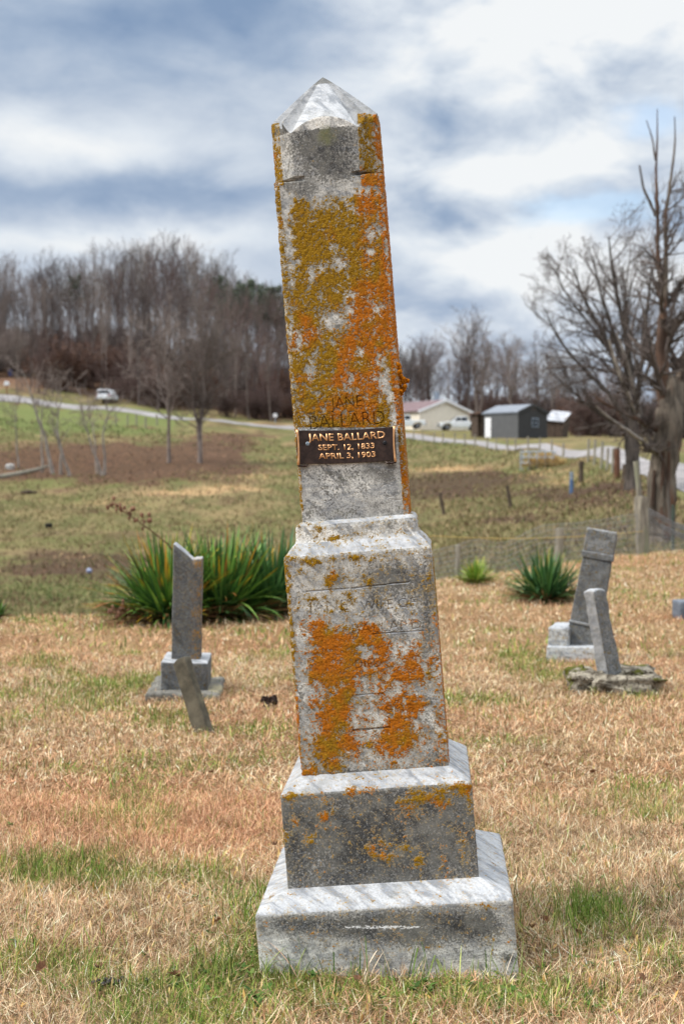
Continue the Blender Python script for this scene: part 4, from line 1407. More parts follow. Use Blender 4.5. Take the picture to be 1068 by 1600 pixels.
YG = LC((66, 100, 40), (84, 120, 50), (50, 82, 40), (108, 140, 62), (72, 108, 52), (42, 70, 32))
YD = LC((50, 84, 44), (66, 102, 52), (40, 68, 38), (86, 120, 72), (56, 90, 52))
YL = LC((96, 124, 44), (112, 140, 56), (78, 108, 36), (132, 150, 70))
TIP = LC((206, 164, 30), (220, 150, 40), (190, 120, 40), (196, 176, 50), (170, 96, 50))
p = at(262, 13.3)
yu1 = yucca("yucca", "left yucca of the big clump, with yellow tipped leaves and a leaning dry stalk", p.x, p.y, 600, .82, .03, 71, YG, TIP, .28, .22)
p = at(345, 13.6)
yucca("yucca", "middle yucca of the big clump, thick dark green with orange tips", p.x, p.y, 620, .86, .032, 72, YG, TIP, .13, .24)
p = at(425, 13.9)
yucca("yucca", "right yucca of the big clump, darkest green, half behind the tall pillar", p.x, p.y, 480, .82, .036, 73, YD, TIP, .06, .2)
p = at(852, 15.3)
yucca("yucca", "dark green yucca just left of the tall tipping headstone", p.x, p.y, 340, .6, .024, 74, YD, LC((150, 150, 70), (176, 150, 80)), .2, .17)
p = at(742, 17.6)
yu5 = yucca("yucca", "small bright green yucca tuft by the fence", p.x, p.y, 150, .36, .02, 75, YL, LC((190, 180, 80), (170, 190, 80)), .3, .1)
p = at(-12, 13.6)
yucca("yucca", "green leaf tips poking in at the left edge of the picture", p.x, p.y, 60, .26, .028, 76, YG, TIP, .1, .08)

MAT_STALK = simple_mat("dry_stalk", lin(112, 84, 62), lin(84, 60, 46), 30, .9)
MAT_POD = simple_mat("seed_pod", lin(96, 66, 52), lin(140, 106, 84), 40, .9)


def seed_stalk(parent, base, pts, seed, npod, r=.008):
    rng = random.Random(seed)
    b = MB()
    P_ = [Vector(q) - base for q in pts]
    b.tube(P_, [r * (1 - .6 * i / (len(P_) - 1)) for i in range(len(P_))], 7)
    pods = []
    for k in range(npod):
        t_ = .45 + .55 * (k + rng.random()) / npod
        f = t_ * (len(P_) - 1)
        i = min(int(f), len(P_) - 2)
        q = P_[i].lerp(P_[i + 1], f - i)
        e = q + Vector((rng.uniform(-1, 1), rng.uniform(-1, 1), rng.uniform(-.5, 1))).normalized() * rng.uniform(.04, .15) * (1.25 - t_ * .7)
        b.tube([q, q.lerp(e, .5) + Vector((0, 0, .01)), e], [.004, .003, .003], 5)
        pods.append(e)
    st = b.build("seed_stalk", MAT_STALK, parent, smooth=True)
    for e in pods:
        c = MB()
        c.ball(e - Vector((0, 0, 0)), rng.uniform(.012, .019), 8, (1, 1, 1.35))
        c.build("seed_pod", MAT_POD, st, smooth=False, jitter=.003, rng=rng)
    return st


seed_stalk(yu1, yu1.location, [P(285, 880, 13.2), P(262, 850, 13.1), P(240, 832, 13.0), P(215, 814, 13.0), P(190, 797, 12.95), P(168, 790, 12.9)], 3, 22)
seed_stalk(yu1, yu1.location, [P(232, 965, 13.0), P(205, 962, 12.9), P(185, 955, 12.8), P(172, 960, 12.75)], 4, 12)

# litter on the grass
MAT_LEAF = simple_mat("dead_leaf", lin(104, 74, 54), lin(140, 104, 76), 60, .85, per_obj=.35)
rng = random.Random(21)


def dead_leaf(seed):
    rng = random.Random(seed)
    b = bmesh.new()
    n = 14
    c = b.verts.new((0, 0, .004))
    ring = []
    for k in range(n):
        a_ = k * 2 * math.pi / n
        r = .026 * (1 if k % 2 == 0 else .6) * (1.2 if k in (0, 7) else .9) * rng.uniform(.8, 1.15)
        ring.append(b.verts.new((r * math.cos(a_), r * math.sin(a_) * .8, rng.uniform(0, .018) + .012 * abs(math.sin(a_)))))
    for k in range(n):
        b.faces.new([c, ring[k], ring[(k + 1) % n]])
    ret = bmesh.ops.extrude_face_region(b, geom=list(b.faces))
    for v in [e for e in ret['geom'] if isinstance(e, bmesh.types.BMVert)]:
        v.co.z += .0012
    bmesh.ops.recalc_face_normals(b, faces=b.faces)
    me = bpy.data.meshes.new("dead_leaf")
    b.to_mesh(me)
    b.free()
    return me


LM = [dead_leaf(k) for k in range(4)]
for k, (px, py, s) in enumerate([(60, 1530, 1.2), (150, 1528, 1.1), (650, 1492, 1.2), (852, 1450, 1.0), (835, 1462, .9), (340, 1452, .9), (560, 1545, .9), (905, 1470, .8), (930, 1210, 1.0), (1040, 1240, .9), (800, 1195, .9), (270, 1540, 1), (200, 1180, .8),
                                 (720, 1110, .9), (1010, 1545, 1), (430, 1330, .9), (960, 1000, 1.2), (745, 1020, 1), (60, 1170, .9), (330, 1210, .9), (1050, 1290, .9), (855, 1200, .8)]):
    d = CAMZ * F / (py - HZ)
    o = link("dead_leaf", LM[k % 4], MAT_LEAF)
    q = at(px, d, .045 if py > 1300 else .03)
    o.location = q
    o.rotation_euler = (rng.uniform(-.5, .5), rng.uniform(-.5, .5), rng.uniform(0, 6.28))
    o.scale = (s * .7, s * .7, s * .7)
    tag(o, "small curled brown dead leaf lying in the dry grass", "leaf", "dead leaves scattered over the grass")
b = MB()
q = at(419, CAMZ * F / (1106 - HZ))
for k in range(9):
    b.ball(Vector((rng.uniform(-.035, .035), rng.uniform(-.03, .03), rng.uniform(.01, .06))), rng.uniform(.012, .026), 8, (1, .5, 1.2))
o = b.build("leaf_clump", simple_mat("rotten_leaf", lin(56, 42, 36), lin(34, 26, 22), 40, .9), None, jitter=.006, rng=rng)
o.location = q
tag(o, "dark crumpled clump of rotten leaves on the grass left of the tall pillar", "leaf clump")
MAT_DUNG = simple_mat("dark_dung", lin(40, 38, 38), lin(24, 23, 23), 80, .6, spec=.4)
for k, (px, py) in enumerate([(143, 1541), (150, 1538), (158, 1543), (166, 1540), (172, 1536), (180, 1539), (188, 1534), (192, 1537), (161, 1536), (176, 1542), (226, 1537)]):
    b = MB()
    b.ball(Vector((0, 0, 0)), .0075, 10, (1.25, 1, .9))
    o = b.build("dung_pellet", MAT_DUNG, None, smooth=True)
    o.location = at(px, CAMZ * F / (py - HZ), .030)
    o.rotation_euler = (0, 0, rng.uniform(0, 3))
    tag(o, "black dung pellet in the near grass, away from the heap" if k == 10 else "black dung pellet in the small heap on the near grass", "dung pellet", None if k == 10 else "dung pellets in a heap")

# ------------------------------------------------------------------ buildings
def siding(name, c, scale, rough=.6, vertical=False, metal=0.0):
    m, g = new_mat(name)
    oc = g.n('ShaderNodeTexCoord').outputs['Object']
    w = g.n('ShaderNodeTexWave', wave_type='BANDS', bands_direction='X' if vertical else 'Z')
    g.put(w.inputs['Vector'], oc)
    w.inputs['Scale'].default_value = scale
    col = g.mix(g.ss(g.noise(oc, 2.5, 5, .6), .35, .65), c, tuple(k * .88 for k in c))
    finish(g, col, rough, w.outputs[0], .35, .02, metal)
    return m


M_BEIGE = siding("beige_siding", lin(236, 228, 212), 3.2)
M_GREYM = siding("grey_metal_siding", lin(96, 97, 99), 2.2, .5, True, .1)
M_DARKM = siding("dark_metal_siding", lin(60, 60, 61), 2.2, .6, True, .1)
M_MAUVE = simple_mat("mauve_shingle", lin(122, 104, 106), lin(104, 88, 92), 3, .9)
M_GREYR = siding("grey_metal_roof", lin(126, 132, 142), 2.0, .45, True, .3)
M_RUSTR = simple_mat("rusty_roof", lin(96, 66, 54), lin(64, 46, 42), 2, .9, c3=lin(150, 120, 104))
M_WHITE = simple_mat("white_paint", lin(236, 236, 238), lin(222, 222, 226), 3, .4)
M_WROOF = simple_mat("white_roof_metal", lin(186, 189, 196), lin(128, 130, 136), 1.6, .6, c3=lin(150, 132, 120))
M_GLASS = simple_mat("dark_glass", lin(34, 40, 48), lin(22, 26, 32), 2, .12, spec=.6)
M_CWHITE = simple_mat("white_car_paint", lin(238, 240, 244), lin(228, 230, 236), 1, .25, spec=.6)
M_TYRE = simple_mat("tyre_rubber", lin(30, 30, 32), lin(44, 42, 40), 8, .85)
M_RIM = simple_mat("rim_metal", lin(150, 152, 158), lin(110, 112, 118), 8, .35, .8)
M_LAMP = simple_mat("lamp_lens", lin(220, 222, 226), lin(180, 184, 190), 8, .2)
M_RED = simple_mat("red_lens", lin(150, 22, 20), lin(120, 16, 16), 8, .25)
M_GALV = simple_mat("galvanised_pipe", lin(170, 182, 196), lin(140, 152, 166), 3, .4, .5)
M_WOODD = simple_mat("old_boards", lin(86, 72, 62), lin(60, 50, 44), 3, .9)


def gable_building(root, w, L, hw, hr, wall, roof, trim, end_wall=None, over=.35):
    """local x across the gable, y along the ridge, gable at y = 0"""
    b = MB()
    b.prism([(-w / 2, -.6), (w / 2, -.6), (w / 2, hw), (-w / 2, hw)], .06, L)
    b.build("wall", wall, root)
    b = MB()
    b.prism([(-w / 2 - .01, -.6), (w / 2 + .01, -.6), (w / 2 + .01, hw), (0, hr - .05), (-w / 2 - .01, hw)], 0, .055)
    b.build("gable_wall", end_wall or wall, root)
    s = (hr - hw) / (w / 2)
    b = MB()
    o = over
    b.prism([(-w / 2 - o, hw - o * s + .02), (0, hr + .02), (w / 2 + o, hw - o * s + .02), (w / 2 + o, hw - o * s + .16), (0, hr + .17), (-w / 2 - o, hw - o * s + .16)], -o + .03, L + .3)
    b.build("roof", roof, root)
    b = MB()
    b.prism([(-w / 2 - o - .05, hw - o * s - .12), (0, hr - .12), (w / 2 + o + .05, hw - o * s - .12), (w / 2 + o + .05, hw - o * s + .22), (0, hr + .24), (-w / 2 - o - .05, hw - o * s + .22)], -o - .04, -o + .02)
    b.build("fascia", trim, root)


hp = at(694, 196)
house = thing("house", "beige sided single storey house with mauve roof and a metal flue, beyond the road", "house", hp, (0, 0, R(33)))
gable_building(house, 8.6, 17, 2.55, 4.05, M_BEIGE, M_MAUVE, M_WHITE)
b = MB()
b.tube([(1.7, 4.2, 2.8), (1.7, 4.2, 5.5)], .42, 12)
b.build("flue", M_GALV, house, smooth=False)
for y0 in (2.2, 6.2, 11):
    b = MB()
    b.box(-4.36, -4.30, y0, y0 + 1.4, .9, 2.1)
    f = b.build("window", M_WHITE, house)
    b = MB()
    b.box(-4.39, -4.362, y0 + .12, y0 + 1.28, 1.0, 2.0)
    b.build("pane", M_GLASS, f)

sp = at(809, 147)
shed = thing("shed", "dark grey metal shed with a white door and small window, beside the road", "shed", sp + Vector((0, 0, .1)), (0, 0, R(40)))
xf_ = 2.2
sh_o = []
gable_building(shed, 4.4, 4.9, 2.55, 3.35, M_GREYM, M_GREYR, M_DARKM, M_DARKM, .12)
for o in shed.children:
    o.location.x = xf_
b = MB()
b.box(-.05, -.012, 3.9, 4.75, -.4, 2.15)
d_ = b.build("door", M_WHITE, shed)
b = MB()
b.ball(Vector((-.08, 4.05, 1.0)), .05, 8)
b.build("handle", M_RIM, d_)
b = MB()
b.box(1.95, 3.0, -.06, -.012, 1.1, 2.05)
wf = b.build("window", M_GALV, shed)
b = MB()
for x0, x1 in ((2.03, 2.45), (2.5, 2.92)):
    for z0, z1 in ((1.17, 1.55), (1.6, 1.98)):
        b.box(x0, x1, -.085, -.063, z0, z1)
b.build("pane", M_GLASS, wf)

op = at(771, 154)
t = thing("shed", "old open shed with rusty brown roof just behind the grey metal shed", "shed", op, (0, 0, R(12)))
b = MB()
b.prism([(-1.9, 2.55), (2.2, 2.95), (2.2, 3.05), (-1.9, 2.66)], -1.2, 3.4)
b.build("roof", M_RUSTR, t)
b = MB()
b.box(-1.6, 2.0, .8, 3.2, -.4, 2.5)
b.build("wall", M_WOODD, t)
for x in (-1.6, 1.7):
    b = MB()
    b.box(x - .07, x + .07, -1.0, -.86, -.4, 2.6)
    b.build("post", M_WOODD, t)
b = MB()
b.prism([(.1, 2.98), (1.6, 3.12), (1.6, 3.2), (.1, 3.06)], -1.3, 1.2)
b.build("roof_patch", M_WROOF, t)
op = at(866, 157)
t = thing("lean_to", "dark lean-to under a sloping white metal roof, right of the grey metal shed", "shed", op, (0, R(6), R(-24)))
b = MB()
b.prism([(-1.1, 1.75), (1.7, 2.85), (1.7, 2.93), (-1.1, 1.83)], -1.15, 1.1, 'x')
b.build("roof", M_WROOF, t)
b = MB()
b.prism([(-.9, -.5), (1.6, -.5), (1.6, 2.7), (-.9, 1.75)], -1.05, 1.0, 'x')
b.build("wall", M_WOODD, t)


def wheel(parent, x, y, z, r, w):
    b = MB()
    b.tube([(x, y - w / 2, z), (x, y - w / 2 + .03, z), (x, y + w / 2 - .03, z), (x, y + w / 2, z)], [r * .9, r, r, r * .9], 20)
    ty = b.build("wheel", M_TYRE, parent)
    b = MB()
    for s in (-1, 1):
        b.tube([(x, y + s * (w / 2 + .002), z), (x, y + s * (w / 2 + .014), z)], [r * .6, r * .5], 14)
    b.build("rim", M_RIM, ty)


def pickup(label, loc, rot):
    t = thing("pickup_truck", label, "pickup truck", loc, (0, 0, rot), "pickup trucks parked by the house")
    W = .96
    b = MB()      # side outline, facing -x
    b.prism([(-2.85, .45), (-2.9, .75), (-2.8, 1.05), (-1.35, 1.18), (2.8, 1.18), (2.85, .55), (2.4, .45), (2.3, .75), (1.95, .92), (1.55, .92), (1.2, .75), (1.1, .42),
             (-1.3, .42), (-1.4, .75), (-1.75, .92), (-2.15, .92), (-2.45, .75), (-2.55, .45)], -W, W)
    b.build("body", M_CWHITE, t, .05)
    b = MB()
    b.prism([(-1.35, 1.16), (-.55, 1.86), (.75, 1.88), (1.0, 1.16)], -W + .08, W - .08)
    b.build("cab", M_CWHITE, t, .05)
    for s in (-1, 1):
        for x0, x1, k in ((-.95, -.12, .42), (-.02, .78, 0)):
            b = MB()
            b.prism([(x0, 1.24), (x0 + k, 1.74), (x1 - .04, 1.76), (x1, 1.24)], s * (W - .075) - .012, s * (W - .075) + .012)
            b.build("side_window", M_GLASS, t)
        b = MB()
        b.box(-2.93, -2.82, s * .62 - .2, s * .62 + .2, .82, 1.0)
        b.build("headlight", M_LAMP, t)
        b = MB()
        b.box(2.78, 2.88, s * .82 - .1, s * .82 + .1, .78, 1.1)
        b.build("tail_light", M_RED, t)
    b = MB()
    b.prism([(-1.38, 1.22), (-1.36, 1.24), (-.62, 1.84), (-.6, 1.78)], -W + .16, W - .16)
    b.build("windscreen", M_GLASS, t)
    b = MB()
    b.box(-2.96, -2.88, -.4, .4, .72, 1.0)
    b.build("grille", M_RIM, t)
    for s in (-1, 1):
        b = MB()
        x = -3.0 if s < 0 else 2.84
        b.box(x, x + .14, -.92, .92, .48, .7)
        b.build("bumper", M_RIM, t, .02)
    for x in (-1.95, 1.75):
        for s in (-1, 1):
            wheel(t, x, s * (W - .1), .4, .4, .26)
    return t


pickup("white pickup truck in full side view, between the beige house and the grey shed", at(718, 190, .15), R(8))
pickup("white pickup truck half hidden by the lichen covered pillar", at(630, 191, .15), R(6))

cp = at(168, 181, .1)
t = thing("car", "small white car seen from behind on the far verge of the hillside road", "car", cp, (0, 0, R(-4)))
b = MB()
b.prism([(-.95, .28), (-1.0, .6), (-.95, .88), (.95, .88), (1.0, .6), (.95, .28)], -2.1, 2.1)
b.build("body", M_CWHITE, t, .08)
b = MB()
b.prism([(-.9, .87), (-.76, 1.5), (.76, 1.5), (.9, .87)], -1.75, 1.2)
b.build("cabin", M_CWHITE, t, .06)
b = MB()
b.prism([(-.8, .95), (-.7, 1.36), (.7, 1.36), (.8, .95)], -1.79, -1.755)
b.build("rear_window", M_GLASS, t)
for s in (-1, 1):
    b = MB()
    b.box(s * .82 - .13, s * .82 + .13, -2.14, -2.1, .66, .86)
    b.build("tail_light", M_RED, t)
    for y in (-1.3, 1.3):
        b = MB()
        x = s * .84
        b.tube([(x - .1, y, .32), (x + .1, y, .32)], .32, 16)
        b.build("wheel", M_TYRE, t)


def mailbox(label, px, d, hgt, post):
    t = thing("mailbox", label, "mailbox", at(px, d), group=None)
    b = MB()
    b.box(-.06, .06, -.06, .06, -.2, hgt)
    b.build("post", post, t)
    b = MB()
    pts = [(-.26, hgt), (.26, hgt)] + [(.26 * math.cos(a), hgt + .26 + .24 * math.sin(a)) for a in np.linspace(0, math.pi, 9)]
    b.prism(pts, -.35, .35)
    b.build("box", M_WHITE, t)


M_RUSTY = simple_mat("reddish_post", lin(150, 92, 66), lin(120, 70, 52), 5, .9)
mailbox("white rounded mailbox on a reddish post beside the road at the far left", 12, 178.5, 1.0, M_RUSTY)
mailbox("small pale mailbox beside the road close to the tall pillar", 430, 181, .7, M_GALV)
b = MB()
b.tube([(0, 0, 0), (0, 0, .2), (0, 0, .7), (0, 0, .9)], [.28, .3, .3, .28], 16)
o = b.build("barrel", simple_mat("blue_plastic", lin(70, 86, 140), lin(56, 70, 120), 4, .5), None)
o.location = at(18, 197, -.02)
tag(o, "blue barrel on the bare bank under the trees at the far left", "barrel")

# hay feeder
t = thing("hay_feeder", "pale metal hay feeder heaped with straw in the pasture below the sheds", "feeder", at(842, 88), (0, 0, R(-14)))
b = MB()
for z in (.25, .6, .95):
    b.tube([(-1.1, -.6, z), (.9, -.6, z)], .035, 6)
    b.tube([(-1.1, .6, z), (.9, .6, z)], .035, 6)
    b.tube([(-1.1, -.6, z), (-1.1, .6, z)], .035, 6)
for x in (-1.1, -.6, -.1, .4, .9):
    for y in (-.6, .6):
        b.tube([(x, y, -.2), (x, y, .98)], .04, 6)
b.build("frame", M_GALV, t)
rs = np.random.RandomState(4)
N = 1800
rr = np.sqrt(rs.rand(N)) * 1.25
aa = rs.rand(N) * 6.283
hx, hy = rr * np.cos(aa) * 1.2 + .3, rr * np.sin(aa) * .8
hz = np.clip(.85 * (1 - (rr / 1.3) ** 1.6), 0, 1) * rs.rand(N) ** .4 + .02
V, Q, T, bi, tt = blades(np.stack([hx, hy, hz], 1), rs.rand(N) * 6.28, .3 + .3 * rs.rand(N), .02 + .02 * rs.rand(N), .9 + rs.rand(N), rs.randn(N) * .5, 3)
me = mesh_np("hay", V, Q, T)
cattr(me, "tint", (LC((206, 180, 128), (190, 160, 110), (176, 150, 98))[rs.randint(0, 3, N)] * (.8 + .3 * rs.rand(N))[:, None])[bi])
link("hay", me, MAT_BLADE, t)

# ------------------------------------------------------------------ fences
M_POST = simple_mat("weathered_post", lin(150, 144, 130), lin(110, 104, 94), 12, .95, stretch=(1, 1, .2), c3=lin(128, 130, 108))
M_POSTD = simple_mat("dark_post", lin(92, 80, 68), lin(66, 56, 48), 12, .95, stretch=(1, 1, .2))
M_POSTB = simple_mat("brown_post", lin(112, 78, 60), lin(84, 58, 46), 12, .95, stretch=(1, 1, .2))
M_WIRE = simple_mat("galvanised_wire", lin(150, 152, 156), lin(120, 122, 126), 5, .5, .4)
M_WIRER = simple_mat("yellow_wire", lin(206, 180, 104), lin(190, 164, 90), 5, .6)
M_TPOST = simple_mat("green_steel", lin(74, 88, 78), lin(60, 72, 64), 9, .7, .2)


def post(name, label, px, d, h, r, mat, lean=(0, 0), group=None, seed=0, n=9):
    rng = random.Random(seed + int(px))
    b = MB()
    k = 6
    pts = [(lean[0] * h * i / k + rng.uniform(-.1, .1) * r, lean[1] * h * i / k, -.25 + (h + .25) * i / k) for i in range(k + 1)]
    b.tube(pts, [r * rng.uniform(.88, 1.08) for _ in pts], n)
    me = b.mesh(name, jitter=r * .06, rng=rng)
    o = link(name, me, mat)
    o.location = at(px, d)
    tag(o, label, "fence post", group)
    return o


post("fence_post", "thick pale round fence post at the lawn's edge beside the big split tree", 1004, 24.3, 1.0, .115, M_POST, (-.03, 0))
o = post("fence_post", "slender pale stake leaning on the thick pale post, in front of the second trunk", 1012, 24.8, 1.62, .045, M_POST, (-.14, 0))
post("fence_post", "grey square-topped fence post behind the tall tipping headstone", 874, 23.0, .62, .075, M_POST)
post("fence_post", "thin grey fence post beside the small bright yucca", 715, 20.9, .52, .042, M_POST)
post("fence_post", "green steel post with white tip at the right of the big split tree", 1051, 27.5, .95, .03, M_TPOST, (0, 0), None, 0, 5)
post("fence_post", "dark green post between the thick pale post and the big tree", 1009, 29.5, .75, .06, M_TPOST)
post("fence_post", "dark stub of a fence post in the pasture right of the pillar, leaning left", 695, 62, .95, .08, M_POSTD, (-.25, 0))
post("fence_post", "dark leaning fence post in the pasture below the dirt patch", 799, 60, .95, .08, M_POSTD, (-.2, 0))
post("fence_post", "dark brown fence post in the pasture right of the blue pipe", 907, 68, 1.05, .12, M_POSTD)
post("fence_post", "tall reddish brown fence post by the road below the second trunk", 963, 63, 1.35, .14, M_POSTB)
post("fence_post", "short dark fence post left of the second trunk", 974, 61, .75, .15, M_POSTD, (.1, 0))
t = thing("pipe_post", "blue pipe with a white top standing in the pasture", "pipe", at(892, 63))
b = MB()
b.tube([(0, 0, -.2), (0, 0, .6)], .085, 10)
b.build("pipe", simple_mat("blue_pipe", lin(84, 112, 150), lin(70, 96, 132), 5, .5), t)
b = MB()
b.tube([(0, 0, .6), (0, 0, .95)], .08, 10)
b.build("cap", M_GALV, t)
RPX = [(917, 86, 1.3), (927, 83, 1.35), (938, 80, 1.4), (947, 77, 1.15), (955, 74.5, 1.2)]
for px, d, h in RPX:
    post("fence_post", "thin grey post in the row climbing beside the road at the right", px, d - 6, h, .07, M_POST, (.05, 0), "posts along the road at the right")
rng = random.Random(6)
a_ = 645
k = 0
while a_ < 880:
    d = np.interp(a_, RA, RN) - 4
    post("fence_post", "thin grey post of the pasture fence below the road", a_, d, 1.15, .055 + .03 * rng.random(), M_POST, (rng.uniform(-.06, .06), 0), "posts of the pasture fence below the road", k, 6)
    a_ += rng.uniform(11, 20)
    k += 1
for px, d in ((182, 150), (200, 151), (214, 152), (228, 150), (246, 158)):
    post("fence_post", "grey post of the field fence in the green field at the left", px, d, 1.2, .09, M_POST, (rng.uniform(-.05, .05), 0), "posts in the green field")


def wires(lines, r, n=3):
    Vs, Qs, off = [], [], 0
    for pts in lines:
        pts = np.array(pts)
        t = np.gradient(pts, axis=0)
        t /= np.linalg.norm(t, axis=1)[:, None]
        ref = np.where(np.abs(t[:, 2:3]) > .9, np.array([[1, 0, 0]]), np.array([[0, 0, 1]]))
        a = np.cross(t, ref)
        a /= np.linalg.norm(a, axis=1)[:, None]
        b2 = np.cross(t, a)
        th = np.arange(n) * 2 * math.pi / n
        ring = pts[:, None] + r * (np.cos(th)[None, :, None] * a[:, None] + np.sin(th)[None, :, None] * b2[:, None])
        K = len(pts)
        i0 = off + np.arange(K - 1)[:, None] * n + np.arange(n)[None]
        i1 = off + np.arange(K - 1)[:, None] * n + (np.arange(n)[None] + 1) % n
        Qs.append(np.stack([i0, i1, i1 + n, i0 + n], -1).reshape(-1, 4))
        Vs.append(ring.reshape(-1, 3))
        off += K * n
    return np.concatenate(Vs), np.concatenate(Qs)


FP = [(560, 18.4), (640, 19.6), (715, 20.9), (790, 22.0), (874, 23.0), (940, 23.7), (1004, 24.3), (1051, 27.2), (1120, 28)]
FH = [.45, .5, .52, .58, .66, .68, .66, .5, .55]
fa = np.interp(np.linspace(0, len(FP) - 1, 260), np.arange(len(FP)), [q[0] for q in FP])
fd = np.interp(np.linspace(0, len(FP) - 1, 260), np.arange(len(FP)), [q[1] for q in FP])
fh = np.interp(np.linspace(0, len(FP) - 1, 260), np.arange(len(FP)), FH)
fx = (fa - CX) / F * fd
fz = gz(fx, fd)
fh = fh + .03 * np.sin(np.arange(260) * .11) + .05 * (vnoise(np.arange(260) * .06, np.zeros(260) + 3, 9, 2) - .5)
ls = []
for q in np.linspace(0.03, 1, 8):
    ls.append(np.stack([fx, fd + .02 * np.sin(q * 9 + np.arange(260) * .2), fz + fh * q], 1))
for i in range(0, 260, 1):
    ls.append(np.array([[fx[i], fd[i], fz[i] + .01], [fx[i] + .01, fd[i] + .01, fz[i] + fh[i] * .5], [fx[i], fd[i], fz[i] + fh[i]]]))
V, Q = wires(ls, .0032)
tag(link("wire_fence", mesh_np("wire_fence", V, Q), M_WIRE), "sagging woven wire fence along the far edge of the burial ground", "fence")
ls = []
for s in range(2):
    pts = [P(1008, 800 + s * 8, 24.4), P(1030, 812 + s * 14, 24.9), P(1050, 823 + s * 12, 25.4), P(1075, 831 + s * 16, 26), P(1100, 836 + s * 16, 26.6)]
    for j in range(5):
        ls.append(np.array([np.array(p_) + np.array([0, 0, .022 * j]) for p_ in pts]))
V, Q = wires(ls, .008, 4)
tag(link("wire_roll", mesh_np("wire_roll", V, Q), M_WIRE), "drooping strands of loose fence wire slung from the thick pale post to the right edge", "wire")
ls = [np.array([P(1004 + (655 - 1004) * t_, 830 + 6 * t_ + 8 * math.sin(t_ * 3.1), 24.2 - 4.3 * t_) for t_ in np.linspace(0, 1, 30)])]
V, Q = wires(ls, .0042, 4)
tag(link("electric_wire", mesh_np("electric_wire", V, Q), M_WIRER), "single yellow electric fence wire strung left from the thick pale post", "wire")

# small things in the pasture
o = rock("rock", (0, 0, .2), (.55, .5, .45), simple_mat("pale_rock", lin(206, 204, 200), lin(170, 168, 164), 4, .9), None, 60)
o.location = at(16, 110)
tag(o, "white rock on the brown bank at the far left", "rock")
b = MB()
b.tube([(0, 0, 0), (0, 0, .32)], [.17, .21], 16)
bk = b.build("bucket", simple_mat("black_plastic", lin(28, 28, 32), lin(20, 20, 24), 5, .6), None)
bk.location = at(76, 76, -.03)
tag(bk, "small black bucket standing in the pasture at the left", "bucket")
b = MB()
b.ball(Vector((0, 0, .09)), .11, 18)
o = b.build("ball", simple_mat("blue_grey_ball", lin(150, 158, 184), lin(120, 130, 160), 3, .4), None, smooth=True)
o.location = at(139, 53.5)
tag(o, "small blue grey ball lying on the dark dirt left of the big yucca clump", "ball")
b = MB()
pts = [P(x, y, d) for x, y, d in ((-25, 772, 104), (5, 765, 105), (30, 752, 107), (55, 738, 110), (75, 728, 113))]
b.tube([(q.x, q.y, max(q.z, gz1(q.x, q.y) + .1)) for q in pts], [.2, .2, .18, .15, .08], 9)
tag(b.build("fallen_log", M_POST, None, smooth=True), "long fallen grey log lying on the brown bank at the left", "log")
b = MB()
b.tube([(-.5, 0, .1), (0, .05, .16), (.6, 0, .12)], [.1, .13, .07], 8)
o = b.build("fallen_log", M_POSTD, None, smooth=True)
o.location = at(44, 98)
tag(o, "short dark broken log in the pasture below the long fallen log", "log")

# ------------------------------------------------------------------ trees
def tube_batch(pts, rad, n):
    """pts (B,k,3), rad (B,k) -> vertices, quads"""
    B, k, _ = pts.shape
    t = np.empty_like(pts)
    t[:, 1:-1] = pts[:, 2:] - pts[:, :-2] if k > 2 else 0
    t[:, 0] = pts[:, 1] - pts[:, 0]
    t[:, -1] = pts[:, -1] - pts[:, -2]
    t /= np.linalg.norm(t, axis=2, keepdims=True) + 1e-9
    d0 = pts[:, -1] - pts[:, 0]
    d0 /= np.linalg.norm(d0, axis=1, keepdims=True) + 1e-9
    ref = np.where(np.abs(d0[:, 2:3]) > .8, np.array([[1., 0, 0]]), np.array([[0, 0, 1.]]))[:, None]
    a = np.cross(t, np.broadcast_to(ref, t.shape))
    a /= np.linalg.norm(a, axis=2, keepdims=True) + 1e-9
    b = np.cross(t, a)
    th = np.arange(n) * 2 * math.pi / n
    ring = pts[:, :, None] + rad[:, :, None, None] * (np.cos(th)[:, None] * a[:, :, None] + np.sin(th)[:, None] * b[:, :, None])
    V = ring.reshape(-1, 3)
    base = (np.arange(B) * k * n)[:, None, None] + (np.arange(k - 1) * n)[None, :, None]
    j, j1 = np.arange(n), (np.arange(n) + 1) % n
    Q = np.stack([base + j, base + j1, base + j1 + n, base + j + n], -1).reshape(-1, 4)
    return V, Q


def merge(parts):
    V, Q, off = [], [], 0
    for v, q in parts:
        V.append(v)
        Q.append(q + off)
        off += len(v)
    return np.concatenate(V), np.concatenate(Q)


